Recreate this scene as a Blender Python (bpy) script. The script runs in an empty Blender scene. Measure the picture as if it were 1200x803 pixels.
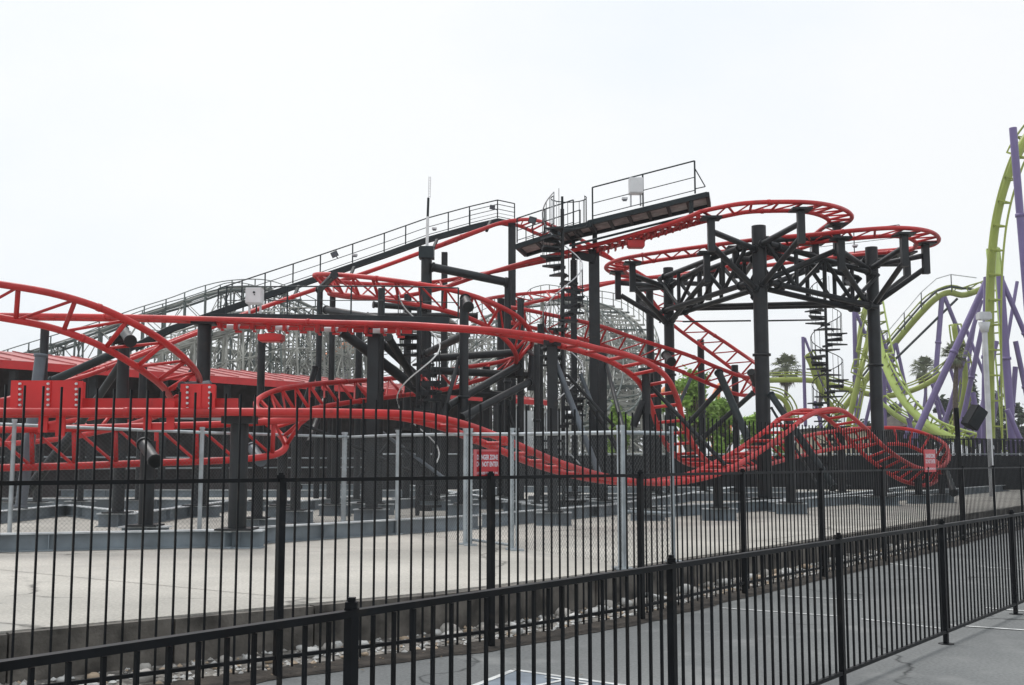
import bpy, bmesh, math, random
from mathutils import Vector, Matrix, noise
random.seed(7)
R = math.radians
SC = bpy.context.scene
COL = SC.collection

# ------------------------------------------------------------------ camera
F, CX, CY, HOR, H = 1300.0, 600.0, 401.5, 541.0, 1.6      # px of the 1200x803 photograph
TH = math.atan((HOR - CY) / F)
cd = bpy.data.cameras.new('camera'); cam = bpy.data.objects.new('camera', cd); COL.objects.link(cam)
cd.sensor_width = 36.0; cd.lens = F / 1200.0 * 36.0; cd.clip_start = 0.05; cd.clip_end = 6000
cam.location = (0, 0, H); cam.rotation_euler = (R(90) + TH, 0, 0)
SC.camera = cam

# ------------------------------------------------------------------ sky, sun, exposure
SUN_EL, SUN_AZ = R(58), R(-35)
w = bpy.data.worlds.new('World'); SC.world = w; w.use_nodes = True
nt = w.node_tree; nt.nodes.clear()
out = nt.nodes.new('ShaderNodeOutputWorld'); bg = nt.nodes.new('ShaderNodeBackground')
sky = nt.nodes.new('ShaderNodeTexSky'); sky.sky_type = 'NISHITA'; sky.sun_disc = False
sky.sun_elevation = SUN_EL; sky.sun_rotation = SUN_AZ
sky.air_density = 1.0; sky.dust_density = 3.0
hs = nt.nodes.new('ShaderNodeVectorMath'); hs.operation = 'SCALE'; hs.inputs['Scale'].default_value = 0.1
nt.links.new(sky.outputs[0], hs.inputs[0])
tc = nt.nodes.new('ShaderNodeTexCoord'); mp = nt.nodes.new('ShaderNodeMapping'); mp.inputs['Scale'].default_value = (1, 1, 2.2)
nz = nt.nodes.new('ShaderNodeTexNoise'); nz.inputs['Scale'].default_value = 1.6; nz.inputs['Detail'].default_value = 5
nt.links.new(tc.outputs['Generated'], mp.inputs[0]); nt.links.new(mp.outputs[0], nz.inputs['Vector'])
cr = nt.nodes.new('ShaderNodeValToRGB')
cr.color_ramp.elements[0].position = 0.35; cr.color_ramp.elements[0].color = (0.84, 0.915, 1.0, 1)
cr.color_ramp.elements[1].position = 0.62; cr.color_ramp.elements[1].color = (0.98, 0.995, 1.0, 1)
nt.links.new(nz.outputs['Fac'], cr.inputs[0])
mx = nt.nodes.new('ShaderNodeMix'); mx.data_type = 'RGBA'; mx.inputs['Factor'].default_value = 0.9
nt.links.new(hs.outputs[0], mx.inputs[6]); nt.links.new(cr.outputs[0], mx.inputs[7])
nt.links.new(mx.outputs[2], bg.inputs['Color']); bg.inputs['Strength'].default_value = 0.93
nt.links.new(bg.outputs[0], out.inputs[0])
sl = bpy.data.lights.new('sun', 'SUN'); sl.energy = 1.6; sl.angle = R(25); sl.color = (1, 0.97, 0.93)
so = bpy.data.objects.new('sun', sl); COL.objects.link(so)
so.rotation_euler = (R(90) - SUN_EL, 0, -SUN_AZ + R(180))
so.location = (0, 0, 40)
SC.view_settings.view_transform = 'Standard'; SC.view_settings.look = 'None'
SC.view_settings.exposure = 0.2; SC.view_settings.gamma = 1.0; SC.view_settings.use_curve_mapping = False

# ------------------------------------------------------------------ pixel -> place
ct, st = math.cos(TH), math.sin(TH)
def ray(px, py):
    u = (px - CX) / F; v = -(py - CY) / F
    return Vector((u, ct - v * st, st + v * ct))
def P(px, py, d):                     # the point at depth d (metres in front of the camera)
    r = ray(px, py); return Vector((0, 0, H)) + r * (d / r.y)
def PZ(px, py, z=0.0):                # the point on a level surface
    r = ray(px, py); t = (z - H) / r.z; return Vector((0, 0, H)) + r * t
def pxm(w_px, d): return w_px * d / F # pixels -> metres at depth d
PAD = 0.42

# ------------------------------------------------------------------ materials
MATS = {}
def mat(name, col, rough=0.6, metal=0.0, var=0.12, scale=3.0, bump=0.0, bscale=40, spec=0.5, col2=None, detail=6):
    m = bpy.data.materials.new(name); m.use_nodes = True
    n = m.node_tree.nodes; l = m.node_tree.links; b = n['Principled BSDF']
    b.inputs['Roughness'].default_value = rough; b.inputs['Metallic'].default_value = metal
    b.inputs['Specular IOR Level'].default_value = spec
    t = n.new('ShaderNodeTexCoord'); g = n.new('ShaderNodeNewGeometry')
    z = n.new('ShaderNodeTexNoise'); z.inputs['Scale'].default_value = scale; z.inputs['Detail'].default_value = detail
    l.new(g.outputs['Position'], z.inputs['Vector'])
    r = n.new('ShaderNodeValToRGB')
    c2 = col2 if col2 else tuple(min(1, c * (1 + var)) for c in col)
    c1 = col if col2 else tuple(c * (1 - var) for c in col)
    r.color_ramp.elements[0].position = 0.36; r.color_ramp.elements[0].color = (*c1, 1)
    r.color_ramp.elements[1].position = 0.64; r.color_ramp.elements[1].color = (*c2, 1)
    l.new(z.outputs['Fac'], r.inputs[0]); l.new(r.outputs[0], b.inputs['Base Color'])
    if bump:
        z2 = n.new('ShaderNodeTexNoise'); z2.inputs['Scale'].default_value = bscale; z2.inputs['Detail'].default_value = 8
        l.new(g.outputs['Position'], z2.inputs['Vector'])
        bp = n.new('ShaderNodeBump'); bp.inputs['Strength'].default_value = bump; bp.inputs['Distance'].default_value = 0.02
        l.new(z2.outputs['Fac'], bp.inputs['Height']); l.new(bp.outputs[0], b.inputs['Normal'])
    MATS[name] = m; return m
mat('red', (0.47, 0.020, 0.020), 0.40, var=0.2, scale=1.3, spec=0.4)
def worn(name, fade, dirt, f=0.5):
    m_ = MATS[name]; n = m_.node_tree.nodes; l = m_.node_tree.links; b = n['Principled BSDF']; src = b.inputs['Base Color'].links[0].from_socket
    g = n.new('ShaderNodeNewGeometry')
    for (sc, p0, p1, c, k) in ((0.45, .48, .72, fade, f), (9.0, .60, .74, dirt, .7), (2.6, .58, .72, dirt, .45)):
        z = n.new('ShaderNodeTexNoise'); z.inputs['Scale'].default_value = sc; z.inputs['Detail'].default_value = 8; l.new(g.outputs['Position'], z.inputs['Vector'])
        mr = n.new('ShaderNodeMapRange'); mr.inputs[1].default_value = p0; mr.inputs[2].default_value = p1; mr.inputs[4].default_value = k; l.new(z.outputs['Fac'], mr.inputs[0])
        mm = n.new('ShaderNodeMix'); mm.data_type = 'RGBA'; l.new(mr.outputs[0], mm.inputs['Factor']); l.new(src, mm.inputs[6]); mm.inputs[7].default_value = (*c, 1); src = mm.outputs[2]
    l.new(src, b.inputs['Base Color'])
    z = n.new('ShaderNodeTexNoise'); z.inputs['Scale'].default_value = 5; l.new(g.outputs['Position'], z.inputs['Vector']); mr = n.new('ShaderNodeMapRange'); mr.inputs[3].default_value = .28; mr.inputs[4].default_value = .6; l.new(z.outputs['Fac'], mr.inputs[0]); l.new(mr.outputs[0], b.inputs['Roughness'])
worn('red', (0.50, 0.058, 0.058), (0.22, 0.018, 0.018), .45)
mat('red_box', (0.56, 0.016, 0.016), 0.4, var=0.10, scale=2)
mat('black', (0.012, 0.0145, 0.0165), 0.42, var=0.4, scale=2.2, spec=0.38)
mat('fence_black', (0.005, 0.006, 0.0075), 0.5, var=0.4, scale=5, spec=0.16)
mat('teal', (0.015, 0.023, 0.026), 0.5, var=0.3, scale=2, spec=0.3)
worn('black', (0.030, 0.034, 0.038), (0.03, 0.026, 0.022), .6); worn('fence_black', (0.008, 0.009, 0.011), (0.022, 0.019, 0.016), .4)
mat('grey_tube', (0.10, 0.12, 0.14), 0.4, var=0.25, scale=2)
mat('deck', (0.42, 0.41, 0.40), 0.8, var=0.25, scale=4)
mat('galv', (0.40, 0.44, 0.46), 0.45, 0.5, var=0.14, scale=6)
mat('wire', (0.13, 0.14, 0.145), 0.6, 0.2, var=0.1, spec=0.2)
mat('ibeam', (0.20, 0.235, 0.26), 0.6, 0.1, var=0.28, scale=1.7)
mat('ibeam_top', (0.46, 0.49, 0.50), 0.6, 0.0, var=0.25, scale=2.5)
mat('white', (0.78, 0.79, 0.78), 0.5, var=0.05)
mat('box_white', (0.70, 0.71, 0.71), 0.5, var=0.06)
mat('lightgrey', (0.55, 0.56, 0.57), 0.5, var=0.12)
mat('pale_wood', (0.33, 0.33, 0.30), 0.75, var=0.5, scale=0.5)
mat('ramp_grey', (0.10, 0.12, 0.112), 0.7, var=0.3, scale=0.8)
mat('purple', (0.155, 0.115, 0.265), 0.45, var=0.14, scale=0.5)
mat('lime', (0.27, 0.32, 0.05), 0.45, var=0.18, scale=0.4)
mat('lime_light', (0.50, 0.62, 0.17), 0.5, var=0.12, scale=0.4)
mat('orange', (0.75, 0.24, 0.08), 0.5, var=0.15)
mat('roof', (0.42, 0.085, 0.08), 0.5, var=0.18, scale=1.2)
mat('roof_edge', (0.52, 0.018, 0.02), 0.45, var=0.1)
mat('panel', (0.42, 0.44, 0.45), 0.6, var=0.12, scale=1.0)
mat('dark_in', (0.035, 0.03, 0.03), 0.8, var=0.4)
mat('beige', (0.45, 0.40, 0.31), 0.8, var=0.1)
mat('rock', (0.42, 0.40, 0.37), 0.85, var=0.25, scale=3, bump=0.4)
mat('rock_tan', (0.46, 0.36, 0.26), 0.85, var=0.25, scale=3, bump=0.4)
mat('rock_white', (0.62, 0.62, 0.60), 0.85, var=0.2, scale=3, bump=0.4)
mat('soil', (0.035, 0.028, 0.022), 0.95, var=0.5, scale=6, bump=0.8, bscale=30)
mat('gravel', (0.22, 0.205, 0.185), 0.95, var=0.5, scale=14, bump=0.9, bscale=60)
mat('wallstone', (0.115, 0.105, 0.092), 0.9, var=0.6, scale=3.2, bump=0.6, bscale=25)
mat('bark', (0.11, 0.085, 0.065), 0.9, var=0.3, scale=8)
mat('leaf', (0.14, 0.24, 0.05), 0.7, var=0.5, scale=1.4)
mat('leaf_light', (0.23, 0.36, 0.075), 0.7, var=0.45, scale=1.2)
mat('leaf_dark', (0.030, 0.050, 0.022), 0.75, var=0.5, scale=0.6)
mat('palm', (0.17, 0.19, 0.11), 0.7, var=0.4, scale=0.8)
mat('palm_dry', (0.15, 0.11, 0.07), 0.85, var=0.3, scale=1)
mat('paint_white', (0.60, 0.61, 0.60), 0.7, var=0.25, scale=9)
mat('paint_blue', (0.18, 0.21, 0.245), 0.8, var=0.2, scale=3)
mat('sign_red', (0.55, 0.035, 0.045), 0.45, var=0.06)
mat('sign_frame', (0.62, 0.16, 0.17), 0.5, var=0.06)
mat('sign_white', (0.75, 0.70, 0.75), 0.5, var=0.04)
mat('cloth_dark', (0.012, 0.013, 0.015), 0.9, var=0.3, scale=1.5)
mat('thatch', (0.10, 0.085, 0.075), 0.9, var=0.3)

def ground_mat(name, c1, c2, c3, crack, rough=0.85, stain_scale=0.35, crack_scale=0.23, joint=0):
    m = bpy.data.materials.new(name); m.use_nodes = True
    n = m.node_tree.nodes; l = m.node_tree.links; b = n['Principled BSDF']; b.inputs['Roughness'].default_value = rough
    b.inputs['Specular IOR Level'].default_value = 0.3
    g = n.new('ShaderNodeNewGeometry')
    def noise_(s, d=6):
        z = n.new('ShaderNodeTexNoise'); z.inputs['Scale'].default_value = s; z.inputs['Detail'].default_value = d
        l.new(g.outputs['Position'], z.inputs['Vector']); return z
    def ramp(src, p0, p1, a, bb):
        r = n.new('ShaderNodeValToRGB'); r.color_ramp.elements[0].position = p0; r.color_ramp.elements[1].position = p1
        r.color_ramp.elements[0].color = (*a, 1); r.color_ramp.elements[1].color = (*bb, 1); l.new(src, r.inputs[0]); return r
    base = ramp(noise_(stain_scale, 7).outputs['Fac'], 0.35, 0.68, c1, c2)
    fine = ramp(noise_(38, 4).outputs['Fac'], 0.3, 0.7, (0.78,) * 3, (1.18,) * 3)
    mm = n.new('ShaderNodeMix'); mm.data_type = 'RGBA'; mm.blend_type = 'MULTIPLY'; mm.inputs['Factor'].default_value = 1
    l.new(base.outputs[0], mm.inputs[6]); l.new(fine.outputs[0], mm.inputs[7])
    st_ = ramp(noise_(1.7, 8).outputs['Fac'], 0.56, 0.74, (0, 0, 0), (1, 1, 1))
    m3 = n.new('ShaderNodeMix'); m3.data_type = 'RGBA'; l.new(st_.outputs[0], m3.inputs['Factor'])
    l.new(mm.outputs[2], m3.inputs[6]); m3.inputs[7].default_value = (*c3, 1)
    last = m3.outputs[2]
    if crack:
        wz = noise_(1.1, 4)
        add = n.new('ShaderNodeVectorMath'); add.operation = 'MULTIPLY_ADD'; add.inputs[1].default_value = (0.9,) * 3
        l.new(wz.outputs['Color'], add.inputs[0]); l.new(g.outputs['Position'], add.inputs[2])
        v = n.new('ShaderNodeTexVoronoi'); v.feature = 'DISTANCE_TO_EDGE'; v.inputs['Scale'].default_value = crack_scale
        l.new(add.outputs[0], v.inputs['Vector'])
        k = ramp(v.outputs['Distance'], 0.0, 0.006, (1, 1, 1), (0, 0, 0))
        brk = ramp(noise_(0.8, 2).outputs['Fac'], 0.45, 0.55, (0, 0, 0), (1, 1, 1))
        kk = n.new('ShaderNodeMath'); kk.operation = 'MULTIPLY'; l.new(k.outputs[0], kk.inputs[0]); l.new(brk.outputs[0], kk.inputs[1])
        m4 = n.new('ShaderNodeMix'); m4.data_type = 'RGBA'; l.new(kk.outputs[0], m4.inputs['Factor'])
        l.new(last, m4.inputs[6]); m4.inputs[7].default_value = (c1[0] * .35, c1[1] * .35, c1[2] * .35, 1)
        last = m4.outputs[2]
    l.new(last, b.inputs['Base Color'])
    bp = n.new('ShaderNodeBump'); bp.inputs['Strength'].default_value = 0.25; bp.inputs['Distance'].default_value = 0.01
    l.new(noise_(90, 3).outputs['Fac'], bp.inputs['Height']); l.new(bp.outputs[0], b.inputs['Normal'])
    MATS[name] = m
ground_mat('asphalt', (0.14, 0.147, 0.148), (0.205, 0.212, 0.21), (0.245, 0.25, 0.245), True)
ground_mat('concrete', (0.37, 0.355, 0.32), (0.53, 0.505, 0.455), (0.40, 0.385, 0.355), True, crack_scale=0.16, stain_scale=.55)
ground_mat('earth', (0.16, 0.15, 0.13), (0.22, 0.2, 0.17), (0.14, 0.15, 0.09), False)

# ------------------------------------------------------------------ mesh helpers
def unit_tube(n):
    v = []; f = []
    for z in (0, 1):
        for k in range(n):
            a = 2 * math.pi * (k + .5) / n; v.append((math.cos(a), math.sin(a), z))
    for k in range(n): f.append((k, (k + 1) % n, n + (k + 1) % n, n + k))
    ns = len(f); b = len(v); v += v[:]
    f.append(tuple(b + k for k in range(n - 1, -1, -1))); f.append(tuple(b + n + k for k in range(n)))
    return v, f, ns
UNIT = {}
def unit(shape, m):
    key = (shape, m)
    if key not in UNIT:
        if shape == 'box':
            v = [(x, y, z) for z in (0, 1) for y in (-1, 1) for x in (-1, 1)]
            f = [(0, 2, 3, 1), (4, 5, 7, 6), (0, 1, 5, 4), (2, 6, 7, 3), (0, 4, 6, 2), (1, 3, 7, 5)]; ns = 0
        elif shape == 'H':              # H-section column, unit half-width
            t = 0.16
            pr = [(-1, -1), (1, -1), (1, -1 + 2 * t), (t, -1 + 2 * t), (t, 1 - 2 * t), (1, 1 - 2 * t), (1, 1), (-1, 1),
                  (-1, 1 - 2 * t), (-t, 1 - 2 * t), (-t, -1 + 2 * t), (-1, -1 + 2 * t)]
            k = len(pr); v = [(*p, 0) for p in pr] + [(*p, 1) for p in pr]
            f = [(i, (i + 1) % k, k + (i + 1) % k, k + i) for i in range(k)] + [tuple(range(k - 1, -1, -1)), tuple(range(k, 2 * k))]; ns = 0
        else: v, f, ns = unit_tube(int(shape[1:]))
        me = bpy.data.meshes.new(shape); me.from_pydata(v, [], f)
        for i in range(ns): me.polygons[i].use_smooth = True
        me.materials.append(MATS[m]); UNIT[key] = me
    return UNIT[key]
WM = {}
def link(o, parent, M):
    COL.objects.link(o); WM[o.name] = M
    if parent is not None:
        o.parent = parent; o.matrix_parent_inverse = WM[parent.name].inverted()
    o.matrix_basis = M; return o
def frame(d, up=Vector((0, 0, 1))):
    z = d.normalized(); u = up if abs(z.dot(up)) < 0.98 else Vector((0, 1, 0)) if up.z else Vector((0, 0, 1))
    x = u.cross(z).normalized(); y = z.cross(x); return x, y, z
def strut(name, a, b, r, m, parent, shape='t10', r2=None, up=Vector((0, 0, 1)), label=None):
    """one straight member a->b: half-widths r, r2"""
    a = Vector(a); b = Vector(b); d = b - a; x, y, z = frame(d, up); L = d.length
    r2 = r if r2 is None else r2
    M = Matrix(((x.x * r, y.x * r2, z.x * L, a.x), (x.y * r, y.y * r2, z.y * L, a.y), (x.z * r, y.z * r2, z.z * L, a.z), (0, 0, 0, 1)))
    o = bpy.data.objects.new(name, unit(shape, m)); link(o, parent, M)
    if label: o['label'] = label
    return o
class MB:
    def __init__(s): s.v = []; s.f = []; s.sm = []; s.mi = []
    def face(s, idx, smooth=False, mi=0): s.f.append(idx); s.sm.append(smooth); s.mi.append(mi)
    def box(s, c, h, ax=None, mi=0):
        c = Vector(c); ax = ax or (Vector((1, 0, 0)), Vector((0, 1, 0)), Vector((0, 0, 1))); b = len(s.v)
        for k in (-1, 1):
            for j in (-1, 1):
                for i in (-1, 1): s.v.append(tuple(c + ax[0] * (i * h[0]) + ax[1] * (j * h[1]) + ax[2] * (k * h[2])))
        for q in ((0, 2, 3, 1), (4, 5, 7, 6), (0, 1, 5, 4), (2, 6, 7, 3), (0, 4, 6, 2), (1, 3, 7, 5)): s.face(tuple(b + i for i in q), False, mi)
    def bar(s, a, b, r, r2=None, up=Vector((0, 0, 1)), mi=0):
        a = Vector(a); b = Vector(b); x, y, z = frame(b - a, up)
        s.box((a + b) / 2, (r, r if r2 is None else r2, (b - a).length / 2), (x, y, z), mi)
    def tube(s, a, b, r, n=6, r1=None, mi=0, cap=True):
        a = Vector(a); b = Vector(b); x, y, z = frame(b - a); k0 = len(s.v); r1 = r if r1 is None else r1
        for p, rr in ((a, r), (b, r1)):
            for k in range(n):
                t = 2 * math.pi * k / n; s.v.append(tuple(p + x * (rr * math.cos(t)) + y * (rr * math.sin(t))))
        for k in range(n): s.face((k0 + k, k0 + (k + 1) % n, k0 + n + (k + 1) % n, k0 + n + k), True, mi)
        if cap:
            s.face(tuple(k0 + k for k in range(n - 1, -1, -1)), False, mi); s.face(tuple(k0 + n + k for k in range(n)), False, mi)
    def sweep(s, pts, r, n=10, mi=0, closed=False):
        pts = [Vector(tuple(p)[:3]) for p in pts]; N = len(pts); k0 = len(s.v); u = None
        for i, p in enumerate(pts):
            t = (pts[min(i + 1, N - 1)] - pts[max(i - 1, 0)]).normalized()
            if u is None: u = frame(t)[0]
            u = (u - t * u.dot(t)).normalized(); v = t.cross(u)
            rr = r[i] if isinstance(r, (list, tuple)) else r
            for k in range(n):
                a = 2 * math.pi * k / n; s.v.append(tuple(p + u * (rr * math.cos(a)) + v * (rr * math.sin(a))))
        for i in range(N - 1):
            for k in range(n):
                s.face((k0 + i * n + k, k0 + i * n + (k + 1) % n, k0 + (i + 1) * n + (k + 1) % n, k0 + (i + 1) * n + k), True, mi)
        s.face(tuple(k0 + k for k in range(n - 1, -1, -1)), False, mi); s.face(tuple(k0 + (N - 1) * n + k for k in range(n)), False, mi)
    def prism(s, poly, z0, z1, mi=0):
        n = len(poly); b = len(s.v)
        for z in (z0, z1):
            for p in poly: s.v.append((p[0], p[1], z))
        s.face(tuple(b + k for k in range(n - 1, -1, -1)), False, mi); s.face(tuple(b + n + k for k in range(n)), False, mi)
        for k in range(n): s.face((b + k, b + (k + 1) % n, b + n + (k + 1) % n, b + n + k), False, mi)
    def build(s, name, mats, parent=None, origin=None):
        me = bpy.data.meshes.new(name)
        o_ = Vector(origin) if origin is not None else Vector((0, 0, 0))
        me.from_pydata([tuple(Vector(v) - o_) for v in s.v], [], s.f)
        me.polygons.foreach_set('use_smooth', s.sm); me.polygons.foreach_set('material_index', s.mi)
        for m in ([mats] if isinstance(mats, str) else mats): me.materials.append(MATS[m])
        me.update()
        o = bpy.data.objects.new(name, me); return link(o, parent, Matrix.Translation(o_))
def thing(name, label, cat, loc=(0, 0, 0), group=None):
    o = bpy.data.objects.new(name, None); o.empty_display_size = 0.3; link(o, None, Matrix.Translation(Vector(loc)))
    return tag(o, label, cat, group)
def tag(o, label, cat, group=None):
    o['label'] = label; o['category'] = cat
    if group: o['group'] = group
    return o
def structure(o): o['kind'] = 'structure'; return o
def stuff(o): o['kind'] = 'stuff'; return o
def crom(pts, step=0.2):
    """smooth curve through tuples (x, y, z, extras...), resampled at even steps"""
    pts = [tuple(p) for p in pts]; n = len(pts); raw = []
    for i in range(n - 1):
        p0 = pts[max(i - 1, 0)]; p1 = pts[i]; p2 = pts[i + 1]; p3 = pts[min(i + 2, n - 1)]
        def dist(a, b): return max(1e-4, math.sqrt(sum((a[k] - b[k]) ** 2 for k in range(3)))) ** 0.5
        t0 = 0; t1 = t0 + dist(p0, p1); t2 = t1 + dist(p1, p2); t3 = t2 + dist(p2, p3)
        for k in range(24):
            t = t1 + (t2 - t1) * k / 24; q = []
            for c in range(len(p1)):
                a1 = (t1 - t) / (t1 - t0) * p0[c] + (t - t0) / (t1 - t0) * p1[c] if p0 is not p1 else p1[c]
                a2 = (t2 - t) / (t2 - t1) * p1[c] + (t - t1) / (t2 - t1) * p2[c]
                a3 = (t3 - t) / (t3 - t2) * p2[c] + (t - t2) / (t3 - t2) * p3[c] if p3 is not p2 else p2[c]
                b1 = (t2 - t) / (t2 - t0) * a1 + (t - t0) / (t2 - t0) * a2
                b2 = (t3 - t) / (t3 - t1) * a2 + (t - t1) / (t3 - t1) * a3
                q.append((t2 - t) / (t2 - t1) * b1 + (t - t1) / (t2 - t1) * b2)
            raw.append(q)
    raw.append(list(pts[-1]))
    out_ = [raw[0]]; acc = 0
    for a, b in zip(raw, raw[1:]):
        L = math.sqrt(sum((a[k] - b[k]) ** 2 for k in range(3))); s0 = 0
        while acc + L - s0 >= step:
            s0 += step - acc; acc = 0; t = s0 / L; out_.append([a[k] + (b[k] - a[k]) * t for k in range(len(a))])
        acc += L - s0
    out_.append(raw[-1]); return out_
def to3(pp, k=1.0): return [(*P(p[0], p[1], p[2] * k), *(p[3:] if len(p) > 3 else (0,))) for p in pp]

# ================================================================== SETTING: ground, path, pad
m = MB(); m.prism([(-900, -30), (900, -30), (900, 1500), (-900, 1500)], -0.4, -0.02)
structure(m.build('ground', 'earth'))
fence_px = [(325, 793), (575, 759), (752, 727), (873, 697), (965, 677), (1037, 659), (1090, 646), (1131, 635), (1167, 626), (1199, 619)]
FP = [PZ(*p) for p in fence_px]
d0 = (FP[1] - FP[0]).normalized()
FP = [FP[0] - d0 * 4.5, FP[0] - d0 * 2.25] + FP
d1 = (FP[-1] - FP[-4]).normalized()
FP = FP + [FP[-1] + d1 * 2.75, FP[-1] + d1 * 5.5]
def offset(poly, dist):
    res = []
    for i, p in enumerate(poly):
        t = (poly[min(i + 1, len(poly) - 1)] - poly[max(i - 1, 0)]).normalized(); res.append(p + Vector((-t.y, t.x, 0)) * dist)
    return res
far_end = [FP[0] - d0 * 14] + FP + [FP[-1] + d1 * 22]
edge = offset(far_end, -0.10)
m = MB(); m.prism([(-60, -25), (60, -25), (60, edge[-1].y)] + [(p.x, p.y) for p in reversed(edge)] + [(-60, edge[0].y)], -0.3, 0.0)
structure(m.build('path', 'asphalt'))
soil_o = offset(far_end, 0.14); wall_f = offset(far_end, 0.62); wall_b = offset(far_end, 0.80)
def strip(a, b, z0, z1, name, mt, wob=0.0):
    m = MB()
    aa = crom([(p.x, p.y, 0) for p in a], 0.12); bb = []
    n = len(aa)
    bb = crom([(p.x, p.y, 0) for p in b], 0.1)
    bb = [bb[int(round(i * (len(bb) - 1) / (n - 1)))] for i in range(n)]
    for i in range(n):
        wv = wob * noise.noise(Vector((aa[i][0] * 2.3, aa[i][1] * 2.3, 0)))
        t = Vector((bb[i][0] - aa[i][0], bb[i][1] - aa[i][1], 0)); t.normalize()
        m.v += [(aa[i][0] + t.x * wv, aa[i][1] + t.y * wv, z0), (bb[i][0], bb[i][1], z1)]
    for i in range(n - 1): m.face((2 * i, 2 * i + 2, 2 * i + 3, 2 * i + 1))
    return m.build(name, mt)
soil_strip = structure(strip(offset(far_end, -0.13), offset(far_end, 0.20), 0.006, 0.03, 'soil_strip', 'soil', 0.10))
gravel_strip = structure(strip(offset(far_end, 0.10), offset(far_end, 0.66), 0.012, 0.075, 'gravel_strip', 'gravel', 0.05))
# rocks along the foot of the wall
rock_meshes = []
for k in range(7):
    bm = bmesh.new(); bmesh.ops.create_icosphere(bm, subdivisions=2, radius=1)
    sx, sy, sz = random.uniform(.8, 1.3), random.uniform(.7, 1.0), random.uniform(.45, .75)
    for v in bm.verts:
        q = 1 + 0.42 * noise.noise(v.co * 1.3 + Vector((k * 5, 0, 0))); v.co = Vector((v.co.x * sx, v.co.y * sy, v.co.z * sz)) * q
    me = bpy.data.meshes.new('rock'); bm.to_mesh(me); bm.free()
    me.materials.append(MATS[('rock', 'rock_white', 'rock_tan', 'rock_white', 'rock_white', 'rock', 'rock_white')[k]]); rock_meshes.append(me)
    for p in me.polygons: p.use_smooth = True
fence_curve = crom([(p.x, p.y, 0) for p in FP], 0.1)
for k in range(290):
    i = random.randrange(2, len(fence_curve) - 3); a = Vector(fence_curve[i][:3]); b = Vector(fence_curve[i + 1][:3]); t = (b - a).normalized()
    off = random.choice((random.uniform(.22, .56), random.uniform(.34, .56)))
    s = random.choice((random.uniform(.03, .06), random.uniform(.05, .11))) * (1.0 if off > .30 else .6)
    p = a + Vector((-t.y, t.x, 0)) * off
    M = Matrix.Translation((p.x, p.y, 0.012 + (off - .1) * .11 + s * 0.32)) @ Matrix.Rotation(random.uniform(0, 6.28), 4, 'Z') @ Matrix.Diagonal((s, s, s, 1))
    link(bpy.data.objects.new('rock', random.choice(rock_meshes)), gravel_strip, M)
pb_ = MB(); prnd = random.Random(5)
for k in range(3200):
    i = prnd.randrange(2, len(fence_curve) - 3); a = Vector(fence_curve[i][:3]); b = Vector(fence_curve[i + 1][:3]); t = (b - a).normalized(); off = prnd.uniform(.16, .62)
    p = a + Vector((-t.y, t.x, 0)) * off + t * prnd.uniform(-.05, .05); s_ = prnd.uniform(.010, .032); z = .012 + (off - .1) * .11 + s_ * .3; q = len(pb_.v); rt = prnd.uniform(0, 1.5)
    for j in range(4):
        an = rt + j * 1.5708; pb_.v.append((p.x + s_ * prnd.uniform(.7, 1.2) * math.cos(an), p.y + s_ * prnd.uniform(.7, 1.2) * math.sin(an), z))
    pb_.v += [(p.x, p.y, z + s_ * .7), (p.x, p.y, z - s_ * .5)]; mi = prnd.choice((0, 1, 1, 2))
    for j in range(4): pb_.face((q + j, q + (j + 1) % 4, q + 4), False, mi); pb_.face((q + (j + 1) % 4, q + j, q + 5), False, mi)
stuff(pb_.build('pebbles', ['rock', 'rock_white', 'rock_tan'], gravel_strip))
# retaining wall: precast blocks with recessed joints
wall = thing('retaining_wall', 'low dark weathered concrete wall along the rocks holding up the pale pad', 'wall', (wall_f[3].x, wall_f[3].y, 0))
wc = crom([(p.x, p.y, 0) for p in wall_f], 0.05); wcb = crom([(p.x, p.y, 0) for p in wall_b], 0.05)
def along(c, s): i = max(0, min(len(c) - 1, int(s / 0.05))); return Vector(c[i][:3])
L_w = len(wc) * 0.05; s = 0.0; nb = 0
m = MB()
while s < L_w - 1.3:
    a = along(wc, s); b = along(wc, s + 1.2); t = (b - a).normalized(); nrm = Vector((-t.y, t.x, 0)); g = 0.008
    mb = MB(); zt = PAD - 0.012 + random.uniform(-.006, .006); dn = random.uniform(-.01, .01)
    mb.prism([tuple((a + t * g + nrm * dn)[:2]), tuple((b - t * g + nrm * dn)[:2]), tuple((b - t * g + nrm * .16)[:2]), tuple((a + t * g + nrm * .16)[:2])], -0.05, zt)
    mb.build('block', 'wallstone', wall); s += 1.2
# pad
m = MB(); back = [(60, 62), (-45, 62)]
pad_edge = offset(far_end, 0.70)
m.prism([(p.x, p.y) for p in pad_edge] + [(60, pad_edge[-1].y)] + back + [(-45, pad_edge[0].y)], -0.2, PAD)
pad = structure(m.build('concrete_pad', 'concrete'))
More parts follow.
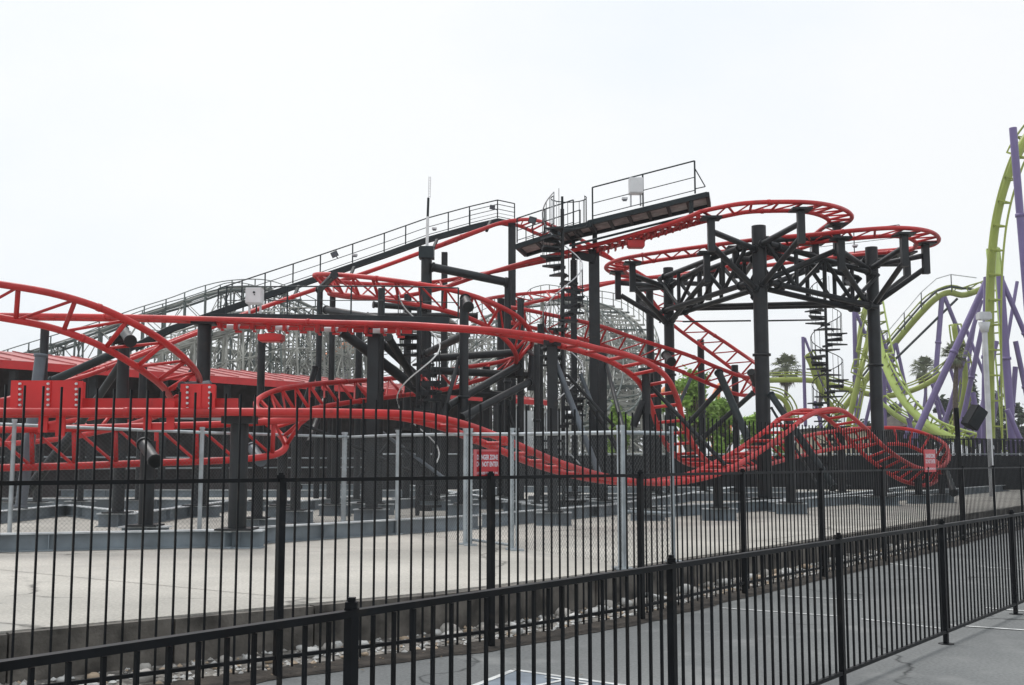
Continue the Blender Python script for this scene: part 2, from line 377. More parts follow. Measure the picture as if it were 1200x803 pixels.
# pad joints: saw-cut control joints as thin recessed-looking sheets
m = MB()
for (a, b) in (((0, 668), (330, 700)), ((330, 640), (700, 655)), ((880, 612), (1190, 606)), ((850, 640), (1090, 606))):
    p, q = PZ(*a, PAD), PZ(*b, PAD); t = (q - p).normalized(); nn = Vector((-t.y, t.x, 0)) * .006
    k = len(m.v); zz = Vector((0, 0, .004)); m.v += [tuple(p + nn + zz), tuple(p - nn + zz), tuple(q - nn + zz), tuple(q + nn + zz)]; m.face((k, k + 1, k + 2, k + 3))
jo = m.build('control_joint', 'gravel', pad)
lv = MB(); lr = random.Random(9)                  # dry leaf litter along the fence foot
for k in range(420):
    i = lr.randrange(2, len(fence_curve) - 3); a = Vector(fence_curve[i][:3]); b = Vector(fence_curve[i + 1][:3]); t = (b - a).normalized(); off = -abs(lr.gauss(0, .16)) + .05 if k % 4 else -lr.uniform(0, 2.5)
    p = a + Vector((-t.y, t.x, 0)) * off; z = .012 if off < -.12 else .04; q = len(lv.v); an = lr.uniform(0, 6.28); s_ = lr.uniform(.008, .022); x = Vector((math.cos(an), math.sin(an), 0)) * s_; y = Vector((-math.sin(an), math.cos(an), 0)) * s_ * .5
    lv.v += [(p.x - x.x, p.y - x.y, z), (p.x - y.x, p.y - y.y, z + .004), (p.x + x.x, p.y + x.y, z + .006), (p.x + y.x, p.y + y.y, z + .003)]; lv.face((q, q + 1, q + 2, q + 3))
stuff(lv.build('leaf_litter', 'palm_dry', soil_strip))
# painted markings on the path
def paint(name, poly, mt, z, parent=None):
    m = MB(); m.v = [(p.x, p.y, z) for p in poly]; m.face(tuple(range(len(poly)))); return m.build(name, mt, parent)
def line_mark(a, b, wd, z=0.006):
    p, q = PZ(*a), PZ(*b); t = (q - p).normalized(); nn = Vector((-t.y, t.x, 0)) * wd / 2
    return [p - nn, q - nn, q + nn, p + nn]
pathobj = bpy.data.objects['path']
A_, B_ = PZ(603, 786), PZ(722, 803)
tdir = (B_ - A_).normalized(); ndir = Vector((tdir.y, -tdir.x, 0)); lft = (PZ(560, 803) - A_).normalized()
paint('painted_stall', [A_, A_ + tdir * .95, A_ + tdir * .95 + lft * 1.6, A_ + lft * 1.6][::-1], 'paint_blue', 0.004, pathobj)
def stripe(p, q, wd, z=.008):
    t = (q - p).normalized(); nn = Vector((-t.y, t.x, 0)) * wd / 2
    paint('painted_line', [p - nn, q - nn, q + nn, p + nn], 'paint_white', z, pathobj)
stripe(A_ - tdir * .02, A_ + tdir * 1.0, .05); stripe(A_, A_ + lft * 1.7, .05); stripe(A_ + tdir * .98, A_ + tdir * .98 + lft * 1.7, .05)
c0 = A_ + tdir * .34 + lft * .10
for k in range(2):                        # the two digits painted in the stall
    q = c0 + tdir * (.23 * k)
    stripe(q, q + tdir * .17, .04, .010); stripe(q + tdir * .17 + lft * .01, q + tdir * .06 + lft * .34, .04, .009)
for (a, b, wd) in (((1110, 733), (1230, 741), .06), ((1155, 713), (1215, 718), .06), ((845, 713), (985, 723), .05), ((915, 699), (1010, 704), .05), ((1000, 655), (1092, 667), .07),
                   ((1010, 726), (1110, 738), .05), ((1150, 665), (1200, 668), .05)):
    p, q = PZ(*a), PZ(*b); stripe(p, q, wd, .007)

# ================================================================== fences in front
def post_cap(parent, p, r, m): 
    mb = MB(); mb.box(p + Vector((0, 0, .012)), (r * 1.12, r * 1.12, .012)); mb.box(p + Vector((0, 0, .03)), (r * .7, r * .7, .010)); return mb.build('post_cap', m, parent)
def fence(root, pts, hgt, post_r, post_h, rails, pick_r, gap, z0, mtl, pick_top, pick_bot, base=None, curve_post=None):
    for i, p in enumerate(pts):
        t = (pts[min(i + 1, len(pts) - 1)] - pts[max(i - 1, 0)]).normalized()
        strut('post', p + Vector((0, 0, z0)), p + Vector((0, 0, post_h)), post_r, mtl, root, 'box', up=t)
        post_cap(root, p + Vector((0, 0, post_h)), post_r, mtl)
    for i in range(len(pts) - 1):
        a, b = pts[i], pts[i + 1]; t = (b - a); L = t.length; t.normalize()
        for (zr, rr, rh) in rails:
            strut('rail', a + t * post_r + Vector((0, 0, zr)), b - t * post_r + Vector((0, 0, zr)), rr, mtl, root, 'box', r2=rh)
        n = max(2, int(round(L / gap)))
        for k in range(1, n):
            q = a + t * (L * k / n)
            strut('picket', q + Vector((0, 0, pick_bot)), q + Vector((0, 0, pick_top)), pick_r, mtl, root, 'box', up=t)
            
n0 = Vector((-.605, 4.3, 0)); nd = Vector((.61, .79, 0)).normalized()
n0 = n0 + Vector((0, -.03, 0)); near_pts = [n0 + nd * (2.42 * k) for k in range(-1, 6)]
rail_thing = thing('guard_railing', 'waist-high black metal picket railing standing on the grey asphalt path', 'railing', near_pts[0])
fence(rail_thing, near_pts, 1.04, .020, 1.05, [(1.03, .020, .0135), (.105, .015, .012)], .0070, .118, 0, 'fence_black', 1.012, .12)
for p in near_pts:
    mb = MB(); mb.prism([(p.x + .07 * math.cos(a * .7854), p.y + .07 * math.sin(a * .7854)) for a in range(8)], -.01, .005); mb.build('base_plate', 'fence_black', rail_thing)
tall = thing('picket_fence', 'tall black picket fence between the asphalt path and the rocks', 'fence', FP[2])
fence(tall, FP, 2.1, .027, 1.475, [(1.46, .016, .015), (.14, .014, .014)], .0068, .118, 0, 'fence_black', 2.10, .06)

# signs on the tall fence
def text_mesh(body, size, m, parent, M, name='lettering'):
    cu = bpy.data.curves.new(name, 'FONT'); cu.body = body; cu.size = size; cu.align_x = 'CENTER'; cu.align_y = 'CENTER'; cu.offset = size * .035
    o = bpy.data.objects.new(name, cu); COL.objects.link(o)
    dg = bpy.context.evaluated_depsgraph_get(); dg.update(); me = bpy.data.meshes.new_from_object(o.evaluated_get(dg))
    bpy.data.objects.remove(o); me.materials.clear(); me.materials.append(MATS[m])
    return link(bpy.data.objects.new(name, me), parent, M)
def sign(px0, px1, py0, py1, label, fr):
    cxp = (px0 + px1) / 2
    # distance: just behind the fence pickets
    best = min(fence_curve, key=lambda q: abs(600 + q[0] / q[1] * 1300 - cxp)); d = best[1] + 0.06
    i = fence_curve.index(best); tv = (Vector(fence_curve[min(i + 4, len(fence_curve) - 1)][:3]) - Vector(fence_curve[max(i - 4, 0)][:3])).normalized(); nv = Vector((-tv.y, tv.x, 0))
    c = P(cxp, (py0 + py1) / 2, best[1]) + nv * (.05 if fr else -.05); d = c.y; ppm = F * (tv.x * d - c.x * tv.y) / d ** 2
    wd = (px1 - px0) / ppm / 2; hh = pxm(py1 - py0, d) / 2; Z = Vector((0, 0, 1)); ax = (tv, nv, Z)
    t = thing('warning_sign', label, 'sign', c, 'red warning signs on the tall fence')
    mb = MB(); mb.box(c, (wd, .006, hh), ax); mb.build('board', 'sign_red', t)
    if fr:
        for sx in (-1, 1): mb = MB(); mb.box(c + tv * (sx * (wd - .012)) - nv * .009, (.012, .003, hh), ax); mb.build('frame', 'sign_frame', t)
        mb = MB(); mb.box(c - nv * .009 + Z * (hh - .009), (wd - .0245, .003, .009), ax); mb.build('frame', 'sign_frame', t)
    rot = Matrix(((tv.x, 0, -nv.x, 0), (tv.y, 0, -nv.y, 0), (0, 1, 0, 0), (0, 0, 0, 1)))
    k = 1.9 * hh / wd
    for (fy, txt) in ((.42, 'DANGER ZONE'), (-.08, 'DO NOT ENTER')):
        text_mesh(txt, wd * .29, 'sign_white', t, Matrix.Translation(c - nv * .0085 + Z * (hh * fy)) @ rot @ Matrix.Diagonal((.80, .87 * k, 1, 1)))
    text_mesh('AUTHORIZED PERSONNEL ONLY', wd * .15, 'sign_white', t, Matrix.Translation(c - nv * .0085 - Z * (hh * .72)) @ rot @ Matrix.Diagonal((.80, .8 * k, 1, 1)))
    return t
sign(560, 590, 527, 559, 'red warning sign with pink frame beside the galvanized gate posts', True)
sign(1080, 1093, 527, 553, 'narrow red warning sign in front of the low banked turn', False)

# ================================================================== chain-link fence
chain = thing('chain_link_fence', 'galvanized chain-link fence with silver pipe posts standing on the concrete pad', 'fence', PZ(600, 641, PAD))
def chain_run(pts, close=True):
    for i, (px, py, d, wpx) in enumerate(pts):
        top = P(px, py, d); b = Vector((top.x, top.y, PAD)); r = pxm(wpx, d) / 2
        strut('post', b, top + Vector((0, 0, .05)), r, 'galv', chain)
        strut('post_cap', top + Vector((0, 0, .05)), top + Vector((0, 0, .085)), r * 1.25, 'galv', chain)
        mb = MB(); mb.box(b + Vector((0, 0, .01)), (.09, .09, .01)); mb.build('foot_plate', 'galv', chain)
    mb = MB()
    for i in range(len(pts) - 1):
        a = P(*pts[i][:3]); b = P(*pts[i + 1][:3]); strut('top_rail', a, b, .024, 'galv', chain)
        ab = Vector((a.x, a.y, PAD + .04)); L = (Vector((b.x, b.y, 0)) - Vector((a.x, a.y, 0))).length; t = (Vector((b.x, b.y, 0)) - Vector((a.x, a.y, 0))) / L
        hh = min(a.z, b.z) - PAD - .06; n = int((L + hh) / .066)
        for sgn in (1, -1):
            for k in range(n):
                s0 = k * .066 - hh; s1 = s0 + hh; z0, z1 = 0, hh
                if s0 < 0: z0 = -s0; s0 = 0
                if s1 > L: z1 = hh - (s1 - L); s1 = L
                if s1 - s0 < .02: continue
                x0, x1 = (s0, s1) if sgn > 0 else (L - s0, L - s1)
                off = Vector((-t.y, t.x, 0)) * (.003 * sgn)
                mb.tube(ab + t * x0 + Vector((0, 0, z0)) + off, ab + t * x1 + Vector((0, 0, z1)) + off, .0016, 3, cap=False)
    stuff(mb.build('wire_mesh', 'wire', chain))
chain_run([(-210, 489, 15.6, 5), (17, 498, 16.4, 5), (237, 507, 17.2, 5), (404, 512, 20.6, 6)])
chain_run([(404, 512.5, 20.7, 5), (467, 510, 18.3, 6), (546, 509, 16.1, 6), (552, 509, 15.9, 4), (600, 509, 15.2, 5), (606, 509, 15.0, 4), (725, 507, 12.5, 5), (730, 507, 12.4, 5), (787, 508, 13.3, 5)])
# gate mid/bottom rails
strut('gate_rail', P(734, 600, 12.5), P(785, 602, 13.2), .022, 'galv', chain)
strut('gate_rail', P(549, 632, 16.0), P(600, 639, 15.3), .02, 'galv', chain)
pp = thing('plastic_pipe', 'short white plastic pipe lying on the rocks by the fence foot', 'pipe', PZ(760, 699, .1))
mb = MB(); mb.sweep(crom([tuple(PZ(736, 692, .12)), tuple(PZ(760, 697, .10)), tuple(PZ(786, 703, .09))], .1), .022, 10); mb.build('tube', 'white', pp)
mb = MB(); a = PZ(736, 692, .12); b = PZ(739, 692.7, .118); mb.tube(a, b, .028, 10); mb.build('coupling', 'white', pp)

# ================================================================== steel beams lying on the pad
ib_t = thing('base_frame', 'grid of grey steel I-beams lying flat on the concrete pad', 'beam')
def ibeam(pa, pb, h=.24, wd=.20):
    a = PZ(*pa, PAD + .003); b = PZ(*pb, PAD + .003); t = (b - a).normalized(); n = Vector((-t.y, t.x, 0)); c = (a + b) / 2; L = (b - a).length / 2; Z = Vector((0, 0, 1))
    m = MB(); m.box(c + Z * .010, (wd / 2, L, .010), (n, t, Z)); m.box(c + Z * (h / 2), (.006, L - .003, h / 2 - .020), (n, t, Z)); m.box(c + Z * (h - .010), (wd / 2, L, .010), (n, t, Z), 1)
    n_st = int(L * 2 / 2.4)
    for k in range(n_st):
        q = a + t * (1.2 + 2.4 * k); m.box(q + Z * (h / 2), (wd / 2 - .012, .006, h / 2 - .021), (n, t, Z))
    m.build('beam', ['ibeam', 'ibeam_top'], ib_t)
random.seed(3)
for a, b in (((-60, 648), (296, 640)), ((262, 643), (312, 636)), ((300, 637), (560, 619.5)), ((565, 618), (722, 603)),
             ((-40, 618), (78, 604)), ((76, 604), (168, 616)), ((170, 614), (270, 598)), ((-60, 594), (360, 598)), ((345, 600), (440, 588)),
             ((400, 602), (540, 590)), ((525, 588), (590, 578)), ((-80, 582), (520, 583)), ((590, 600), (770, 592)), ((480, 575), (640, 606)),
             ((760, 607), (900, 598)), ((880, 599), (1040, 588)), ((640, 589), (1000, 585)), ((600, 577), (930, 579)), ((905, 600), (1060, 578)),
             ((1035, 588), (1180, 575)), ((700, 606), (860, 578)), ((-80, 575), (500, 574)), ((960, 572), (1150, 571))):
    ibeam(a, b)

# ================================================================== THE RED ROLLER COASTER
K = 0.82
coaster = thing('roller_coaster', 'compact red tubular roller coaster on black steel supports behind the fences', 'roller coaster', P(700, 585, 25))
NT = [0, 0]
def track(pts, gauge=.58, r=.057, tie_gap=.5, tie_r=.036, diag=0, joined_before=0, joined_after=1e9, box_tie=False, k=K):
    s3 = crom(to3(pts, k), 0.12); N = len(s3); C = [Vector(q[:3]) for q in s3]; fr = []
    for i in range(N):
        t = (C[min(i + 1, N - 1)] - C[max(i - 1, 0)]).normalized(); rr = t.cross(Vector((0, 0, 1))).normalized(); u = rr.cross(t)
        b = R(s3[i][3]); fr.append((t, rr * math.cos(b) + u * math.sin(b), u * math.cos(b) - rr * math.sin(b)))
    Lp = [C[i] - fr[i][1] * gauge / 2 for i in range(N)]; Rp = [C[i] + fr[i][1] * gauge / 2 for i in range(N)]
    for q in (Lp, Rp):
        mb = MB(); mb.sweep(q, r, 10); rl = mb.build('rail', 'red', coaster)
        for i in range(30, N - 6, 46):
            t = (q[i + 1] - q[i]).normalized(); mb = MB(); mb.tube(q[i] - t * .035, q[i] + t * .035, r * 1.16, 10); mb.build('joint_collar', 'red', rl)
    n = max(2, int(0.12 * N / tie_gap)); prev = None; jm = MB(); jd = MB()
    for j in range(n + 1):
        i = min(N - 1, int(round(j * (N - 1) / n))); a = Lp[i]; b = Rp[i]; dd = (b - a).normalized() * (r * .6)
        far = j < joined_before or j > joined_after
        if far: jm.tube(a + dd, b - dd, tie_r, 6)
        elif NT[0] < 300: strut('tie', a + dd, b - dd, tie_r, 'red', coaster, 't8'); NT[0] += 1
        else: jm.tube(a + dd, b - dd, tie_r, 8)
        if diag and prev is not None:
            a2, b2 = (Lp[prev], b) if (diag == 1 or j % 2) else (Rp[prev], a)
            if diag == 3: a2, b2 = Rp[prev], a
            e = (b2 - a2).normalized() * r * .8
            if NT[1] < 300 and not far: strut('brace', a2 + e, b2 - e, tie_r * .66, 'red', coaster, 't6'); NT[1] += 1
            else: jd.tube(a2 + e, b2 - e, tie_r * .66, 5)
        prev = i
    if jm.v: stuff(jm.build('tie', 'red', coaster))
    if jd.v: stuff(jd.build('brace', 'red', coaster))
    return C, fr
# low front run -> hill -> right turn -> dive -> upper front straight
T5 = [(-160, 484, 18.4, 0), (0, 484, 18.5, 0), (150, 484, 18.6, 0), (300, 484, 18.8, 0), (420, 485, 19, 0), (480, 488, 19.4, 0), (530, 499, 20.1, 0), (580, 518, 21.0, 0), (640, 543, 22.2, 0),
      (700, 560, 23.6, 0), (760, 566, 25.2, 0), (820, 557, 27, 0), (865, 536, 28.7, 0), (908, 507, 30.4, 0), (928, 491, 31.3, 0), (952, 481, 32.3, 0), (973, 483, 33.2, 5),
      (997, 501, 34.4, 10), (1024, 528, 35.8, 20), (1048, 546, 37, 28), (1070, 557, 38.2, 40), (1093, 559, 39.4, 55), (1107, 546, 41, 62), (1098, 527, 42.6, 65), (1066, 513, 43.3, 65), (1028, 511, 43.0, 65),
      (975, 516, 41.5, 60), (920, 528, 39, 50), (872, 542, 36, 30), (838, 548, 33.5, 10), (815, 541, 31.6, 0), (797, 522, 30.3, -5), (785, 495, 29.3, -5), (777, 468, 28.4, -8), (763, 443, 27.4, -10), (733, 423, 26.4, -6),
      (690, 410, 25.7, 0), (640, 398, 25.2, 0), (580, 389, 25.2, 0), (500, 383, 26, 0), (400, 380, 27, 0), (300, 377, 28.3, 0), (150, 373, 30, 0), (0, 371, 31.5, 0), (-140, 370, 33, 0)]
C5, F5 = track(T5, tie_gap=.52, joined_before=14)
# lift hill -> crest -> first drop -> low turn behind the big column -> up to the left -> right loop -> left loop -> top loop -> brakes -> left spiral
LIFT = [(-60, 480, 30, 0), (0, 470, 31, 0), (75, 447, 32, 0), (125, 430, 33, 0), (235, 388, 35, 0), (317, 357, 36.4, 0), (367, 340, 37.2, 0), (425, 321, 38, 0), (507, 291, 39.2, 0), (560, 271, 39.8, 0), (590, 261, 40.3, 0),
        (615, 261, 41.2, 10), (640, 270, 42.4, 20), (675, 283, 43.4, 0), (721, 307, 44.5, -25), (764, 339, 44.5, -48), (795, 374, 44, -55), (845, 410, 43.2, -58), (878, 434, 42.2, -60), (891, 444, 41, -60)]
track(LIFT, tie_gap=.62, tie_r=.03, diag=3)
RUN2 = [(891, 444, 41, -40), (888, 452, 40, -60), (868, 452, 39.2, -55), (835, 440, 38.8, -50), (800, 425, 38.5, -48), (740, 406, 38.2, -48), (700, 392, 38, -48), (640, 378, 38, -48), (607, 371, 38.3, -50), (583, 366, 39.3, -50), (573, 361, 40.6, -45),
        (585, 356, 42, -45), (610, 351, 42.8, -40), (660, 343, 43.3, -25), (717, 331, 43.6, -10), (800, 321, 43.6, -9), (900, 311, 42, -9), (968, 302, 40.4, -15), (1010, 297, 39.2, -15), (1060, 293, 38, -15),
        (1080, 290, 37, -12), (1087, 283, 35.8, -9), (1076, 275, 34.7, -9), (1046, 272, 34.0, -9), (1000, 275, 34.3, -9), (960, 279, 34.9, -9), (900, 284, 35.6, -9), (850, 290, 36.3, -9), (790, 298, 37.2, -9), (750, 304, 38, -9),
        (730, 309, 39, -9), (721, 315, 40.2, -9), (728, 321, 41.5, -9), (745, 325, 42.4, -9), (790, 324, 42.6, -9), (850, 314, 41.3, -9), (905, 300, 39.4, -9), (950, 284, 37.5, -9), (973, 268, 36.2, -9), (985, 258, 35, -9), (975, 249, 33.8, -9), (948, 243, 32.8, -9), (912, 242, 32.4, -9), (870, 244, 32.4, -9), (830, 252, 32.9, -9)]
C2, F2 = track(RUN2, tie_gap=.56, diag=1, tie_r=.032)
RUN3 = [(830, 252, 32.9, -9), (800, 262, 33.5, 0), (750, 277, 34.6, 0), (700, 290, 35.4, 0), (625, 307, 36.2, 5), (560, 323, 36.6, 15), (510, 335, 36.6, 30), (456, 341, 36.2, 45), (410, 340, 35.3, 50), (384, 336, 34.2, 50), (378, 333, 33, 50), (400, 334, 32.1, 50), (440, 338, 31.4, 50),
        (475, 343, 31, 50), (520, 351, 30.7, 52), (560, 363, 30.7, 54), (595, 381, 31, 55), (613, 402, 31.8, 50), (610, 420, 33, 48), (585, 432, 34, 45), (550, 439, 34.2, 45), (515, 447, 33.5, 45), (470, 453, 32.2, 45), (430, 457, 31, 48), (370, 464, 28.8, 55),
        (330, 473, 27, 58), (314, 484, 25.5, 40), (328, 492, 24.5, 0), (344, 498, 23.6, -30), (346, 506, 22.6, -55), (325, 513, 22.0, -70), (270, 518, 21.6, -80), (180, 521, 21.2, -80), (90, 524, 20.8, -80), (0, 526, 20.5, -80), (-160, 530, 20.2, -80)]
C3, F3 = track(RUN3, tie_gap=.60, diag=3, tie_r=.036)
# left banked curve
T6 = [(-160, 342, 22, 40), (-60, 345, 22.2, 45), (0, 353, 22.4, 50), (60, 364, 22.7, 52), (110, 380, 23.1, 52), (155, 402, 23.7, 48), (188, 424, 24.6, 42), (210, 444, 25.8, 36), (216, 462, 27.4, 36), (190, 480, 29.2, 36), (133, 494, 30.4, 40), (60, 506, 31, 40), (-60, 516, 31.5, 30)]
C6, F6 = track(T6, tie_gap=.80, diag=1, tie_r=.042, gauge=.66, r=.062)

# ---- splice boxes and flange on the front rail
def frame_box(name, px0, px1, py0, py1, d, th, m, parent, dy=0):
    a = P(px0, py1, d); b = P(px1, py0, d); mb = MB(); mb.box(((a.x + b.x) / 2, d + dy, (a.z + b.z) / 2), ((b.x - a.x) / 2, th / 2, abs(b.z - a.z) / 2)); return mb.build(name, m, parent)
dR = 18.6 * K
frame_box('rail_flange', -60, 279, 467, 481, dR, .05, 'red', coaster)
def bolts(parent, px, ys, d):
    for y in ys:
        p = P(px, y, d); strut('bolt', p, p + Vector((0, -.035, 0)), .017, 'lightgrey', parent, 't8')
for (x0, x1, y0, y1, cols) in ((18, 95, 447, 480, (24, 57, 90)), (215, 250, 451, 479, (220, 246))):
    b = frame_box('splice_box', x0, x1, y0, y1, dR, .34, 'red_box', coaster)
    for xx in (x0 + 1, (x0 + x1) / 2, x1 - 1):
        frame_box('flange_plate', xx - 3.5, xx + 3.5, y0 - .5, y1 + 9, dR - .18, .018, 'red_box', b)
    for xx in cols: bolts(b, xx, [y0 + 3 + 6.2 * q for q in range(6)], dR - .188)
for (x0, x1, y0, y1) in ((45, 57, 478, 507), (65, 77, 478, 511), (168, 178, 478, 503), (195, 205, 470, 504)):
    frame_box('hanger_plate', x0, x1, y0, y1, dR - .14, .03, 'red_box', coaster)
frame_box('hanger_plate', 45, 77, 497, 504, dR - .10, .03, 'red_box', coaster); frame_box('hanger_plate', 168, 205, 496, 504, dR - .10, .03, 'red_box', coaster)
# ---- brake fins and motor boxes under the upper straight and the brake run
def drop_box(px, py, d, wp, hp, th, m='red_box', nm='brake_motor'):
    c = P(px, py, d); mb = MB(); a = pxm(wp, d) / 2; b = pxm(hp, d) / 2
    mb.box(c, (a, th / 2, b * .7)); mb.box(c + Vector((0, 0, -b * .85)), (a * .86, th * .42, b * .15)); mb.box(c + Vector((0, 0, b * .85)), (a * .5, th * .3, b * .15)); mb.build(nm, m, coaster)
drop_box(318, 396, 28.1 * K, 28, 10, .35); drop_box(745, 286, 34.6 * K, 20, 10, .3)
for x in range(258, 480, 19):
    d = (28.3 - (x - 300) * .013) * K; y = 377 + (x - 300) * .03
    mb = MB(); c = P(x, y + 8, d); hv = .045 + .05 * ((x * 7) % 5) / 5; mb.box(c + Vector((0, 0, .03)), (.028, .14, hv)); mb.box(c + Vector((.05, 0, -hv)), (.07 if x % 2 else .03, .04, .02)); mb.box(c + Vector((.16, .05, .02)), (.10, .02, .035)); mb.build('brake_bracket', 'red', coaster)
    if x % 3 == 0:
        p = P(x + 8, y + 7, d - .15); strut('air_cylinder', p, p + Vector((.28, .02, 0)), .05, 'lightgrey', coaster)
for k in range(15):
    t = k / 14; px = 700 + 118 * t; py = 294 - 38 * t; d = (35.4 - 2.2 * t) * K; c = P(px, py, d)
    mb = MB(); mb.box(c, (.03, .2, .05)); mb.box(c + Vector((.1, 0, -.07)), (.02, .12, .05)); mb.box(c + Vector((.05, -.1, .03)), (.12, .02, .02)); mb.build('brake_bracket', 'red', coaster)

# ---- support columns
def col(px, py, d, wpx, base_z=None, shape='t14', m='black', lean=0, plate=True, cap=None, fl=True):
    top = P(px, py, d); bz = PAD + .245 if base_z is None else base_z; r = pxm(wpx, d) / 2
    b = Vector((top.x + lean, top.y, bz)); c = strut('support_column', b, top, r, m, coaster, shape)
    if plate:
        mb = MB(); mb.box(b + Vector((0, 0, .012)), (r * 2.0, r * 2.0, .012)); mb.build('base_plate', m, c)
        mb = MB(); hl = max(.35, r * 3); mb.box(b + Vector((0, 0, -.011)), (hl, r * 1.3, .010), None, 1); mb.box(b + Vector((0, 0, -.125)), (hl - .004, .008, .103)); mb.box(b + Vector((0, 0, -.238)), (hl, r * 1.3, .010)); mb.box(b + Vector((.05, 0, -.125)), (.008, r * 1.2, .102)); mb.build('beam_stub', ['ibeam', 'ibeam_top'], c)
    if cap:
        mb = MB(); mb.box(top + Vector((0, 0, cap / 2 - .02)), (r * cap * 9 if False else r * 1.7, r * 1.5, cap / 2)); mb.build('cap_plate', m, c)
    if fl and shape[0] == 't' and top.z - bz > 3:
        z = bz + (top.z - bz) * .52; q = b.lerp(top, .52); mb = MB(); mb.tube(q + Vector((0, 0, -.03)), q + Vector((0, 0, .03)), r * 1.28, 14); mb.build('flange', m, c)
    return c
BLK = 'black'
col(53, 380, 26, 10); col(146, 388, 20.5, 14); col(174, 517, 16.4, 17, fl=False); col(168, 428, 27.5, 9); col(281, 495, 15.5, 21, cap=.1)
col(240, 380, 24, 16, cap=.12); col(307, 392, 27, 9); col(303, 528, 18.6, 13); col(348, 500, 21.6, 12); col(332, 505, 24, 12)
col(421, 376, 28, 8); col(438, 391, 22.3, 13, cap=.12, shape='H'); col(544, 352, 24.8, 11); col(447, 338, 25, 8); col(375, 342, 28.5, 7, plate=False); col(390, 345, 28.5, 7, plate=False)
mastcol = col(500, 302, 29.5, 13); col(521, 296, 32.6, 7, shape='H'); col(600, 262, 33.3, 9, shape='H'); col(595, 326, 30, 8); col(587, 350, 31, 9)
col(696, 293, 29.2, 12, shape='H'); col(706, 410, 27, 9, shape='H'); col(647, 404, 20.9, 12, cap=.1, shape='H'); col(757, 436, 22.6, 10, cap=.09); col(629, 404, 25, 7)
col(783, 314, 33.2, 12); col(761, 328, 35.2, 9); col(821, 398, 35.9, 8); col(861, 428, 34, 8); col(889, 265, 28.7, 17); col(925, 497, 25.4, 11)
col(842, 560, 22.6, 10, fl=False); col(1021, 290, 30.4, 14.5); col(1076, 560, 31.6, 9, fl=False); col(1103, 556, 32.3, 8, fl=False); col(478, 345, 29, 9); col(672, 305, 30.5, 7, shape='H')
col(610, 350, 27.5, 8); col(570, 430, 28, 9); col(633, 380, 31, 7); col(985, 510, 34.6, 8, fl=False); col(1035, 512, 35, 7, fl=False); col(770, 430, 31.5, 9)
col(20, 470, 26.5, 9); col(100, 440, 26.8, 7); col(395, 462, 24.6, 11); col(430, 462, 25.6, 9); col(512, 450, 27.3, 10)
# leaning outrigger tubes and braces (pixel ends, depths, width)
def tube(px0, py0, d0_, px1, py1, d1_, wpx, m='black', name='brace_tube', caps=True):
    a = P(px0, py0, d0_); b = P(px1, py1, d1_); r = pxm(wpx, (d0_ + d1_) / 2) / 2
    o = strut(name, a, b, r, m, coaster, 't12')
    if caps:
        t = (b - a).normalized()
        for q, s_ in ((a, 1), (b, -1)):
            mb = MB(); mb.tube(q, q + t * (s_ * r * .55), r * 1.22, 12); mb.build('flange', m, o)
    return o
tube(48, 415, 17.6, 24, 596, 17.4, 13, 'grey_tube'); 
tube(60, 447, 21, 140, 412, 20.6, 10, 'teal'); tube(146, 420, 20.5, 92, 500, 21.5, 9, 'black'); tube(92, 500, 22, 20, 590, 22, 12, 'black')
tube(144, 387, 20.4, 153, 400, 19.3, 12); tube(150, 396, 20.4, 130, 400, 20.2, 10)
tube(168, 520, 16.4, 182, 541, 15.8, 14); tube(213, 452, 21, 244, 450, 23, 8, 'grey_tube'); tube(228, 432, 21.6, 205, 460, 21.6, 7)
tube(295, 525, 18.6, 306, 540, 18, 12, 'grey_tube'); tube(370, 430, 24.5, 350, 500, 24, 7); tube(380, 468, 25, 362, 520, 23, 7)
tube(400, 388, 25, 500, 465, 26, 12); tube(440, 395, 25, 488, 440, 26, 9); tube(455, 395, 24, 488, 450, 25.5, 9)
tube(506, 313, 29.4, 594, 331, 29.8, 10); tube(374, 340, 27, 392, 322, 25.8, 8); tube(382, 363, 27.5, 446, 374, 25.5, 9); tube(437, 357, 28, 500, 362, 28.5, 7); tube(430, 370, 28.5, 560, 370, 28.5, 7)
tube(500, 414, 27, 546, 392, 25.2, 9); tube(505, 420, 27.5, 608, 413, 27.5, 9); tube(505, 434, 27.5, 620, 440, 27.6, 9); tube(512, 458, 28, 600, 464, 27.8, 9); tube(523, 477, 24.5, 608, 428, 26.8, 9); tube(540, 490, 23.5, 620, 448, 26.4, 9); tube(538, 420, 24.9, 518, 492, 24, 5)
tube(608, 405, 27.4, 608, 440, 27.4, 9, caps=False); tube(624, 412, 27, 622, 458, 27, 9, caps=False); tube(617, 410, 27, 634, 420, 26, 6)
tube(545, 350, 25, 549, 360, 24.4, 11); tube(650, 422, 21, 706, 566, 20.8, 7, 'grey_tube'); tube(665, 440, 22, 720, 500, 22, 4); tube(690, 470, 24, 744, 560, 24, 6); tube(680, 438, 27, 700, 490, 27, 5, 'grey_tube')
tube(710, 425, 27, 731, 505, 24, 5, 'black'); tube(573, 470, 26, 545, 495, 26, 4, 'grey_tube'); tube(595, 480, 26, 608, 520, 26, 4)
tube(762, 452, 22.8, 850, 545, 22.4, 5); tube(780, 416, 31.4, 787, 424, 30.4, 9); tube(842, 436, 31.6, 878, 518, 29.8, 9, 'teal'); tube(846, 454, 32, 806, 497, 32, 6); tube(883, 460, 31.8, 816, 520, 31.8, 6); tube(811, 440, 33, 794, 478, 33, 4, 'grey_tube')
tube(903, 462, 28.4, 978, 572, 26.2, 8, 'teal'); tube(904, 478, 28.4, 962, 575, 26.4, 3); tube(886, 450, 31, 880, 436, 30.6, 8); tube(1108, 552, 32.6, 1118, 578, 31.6, 8)
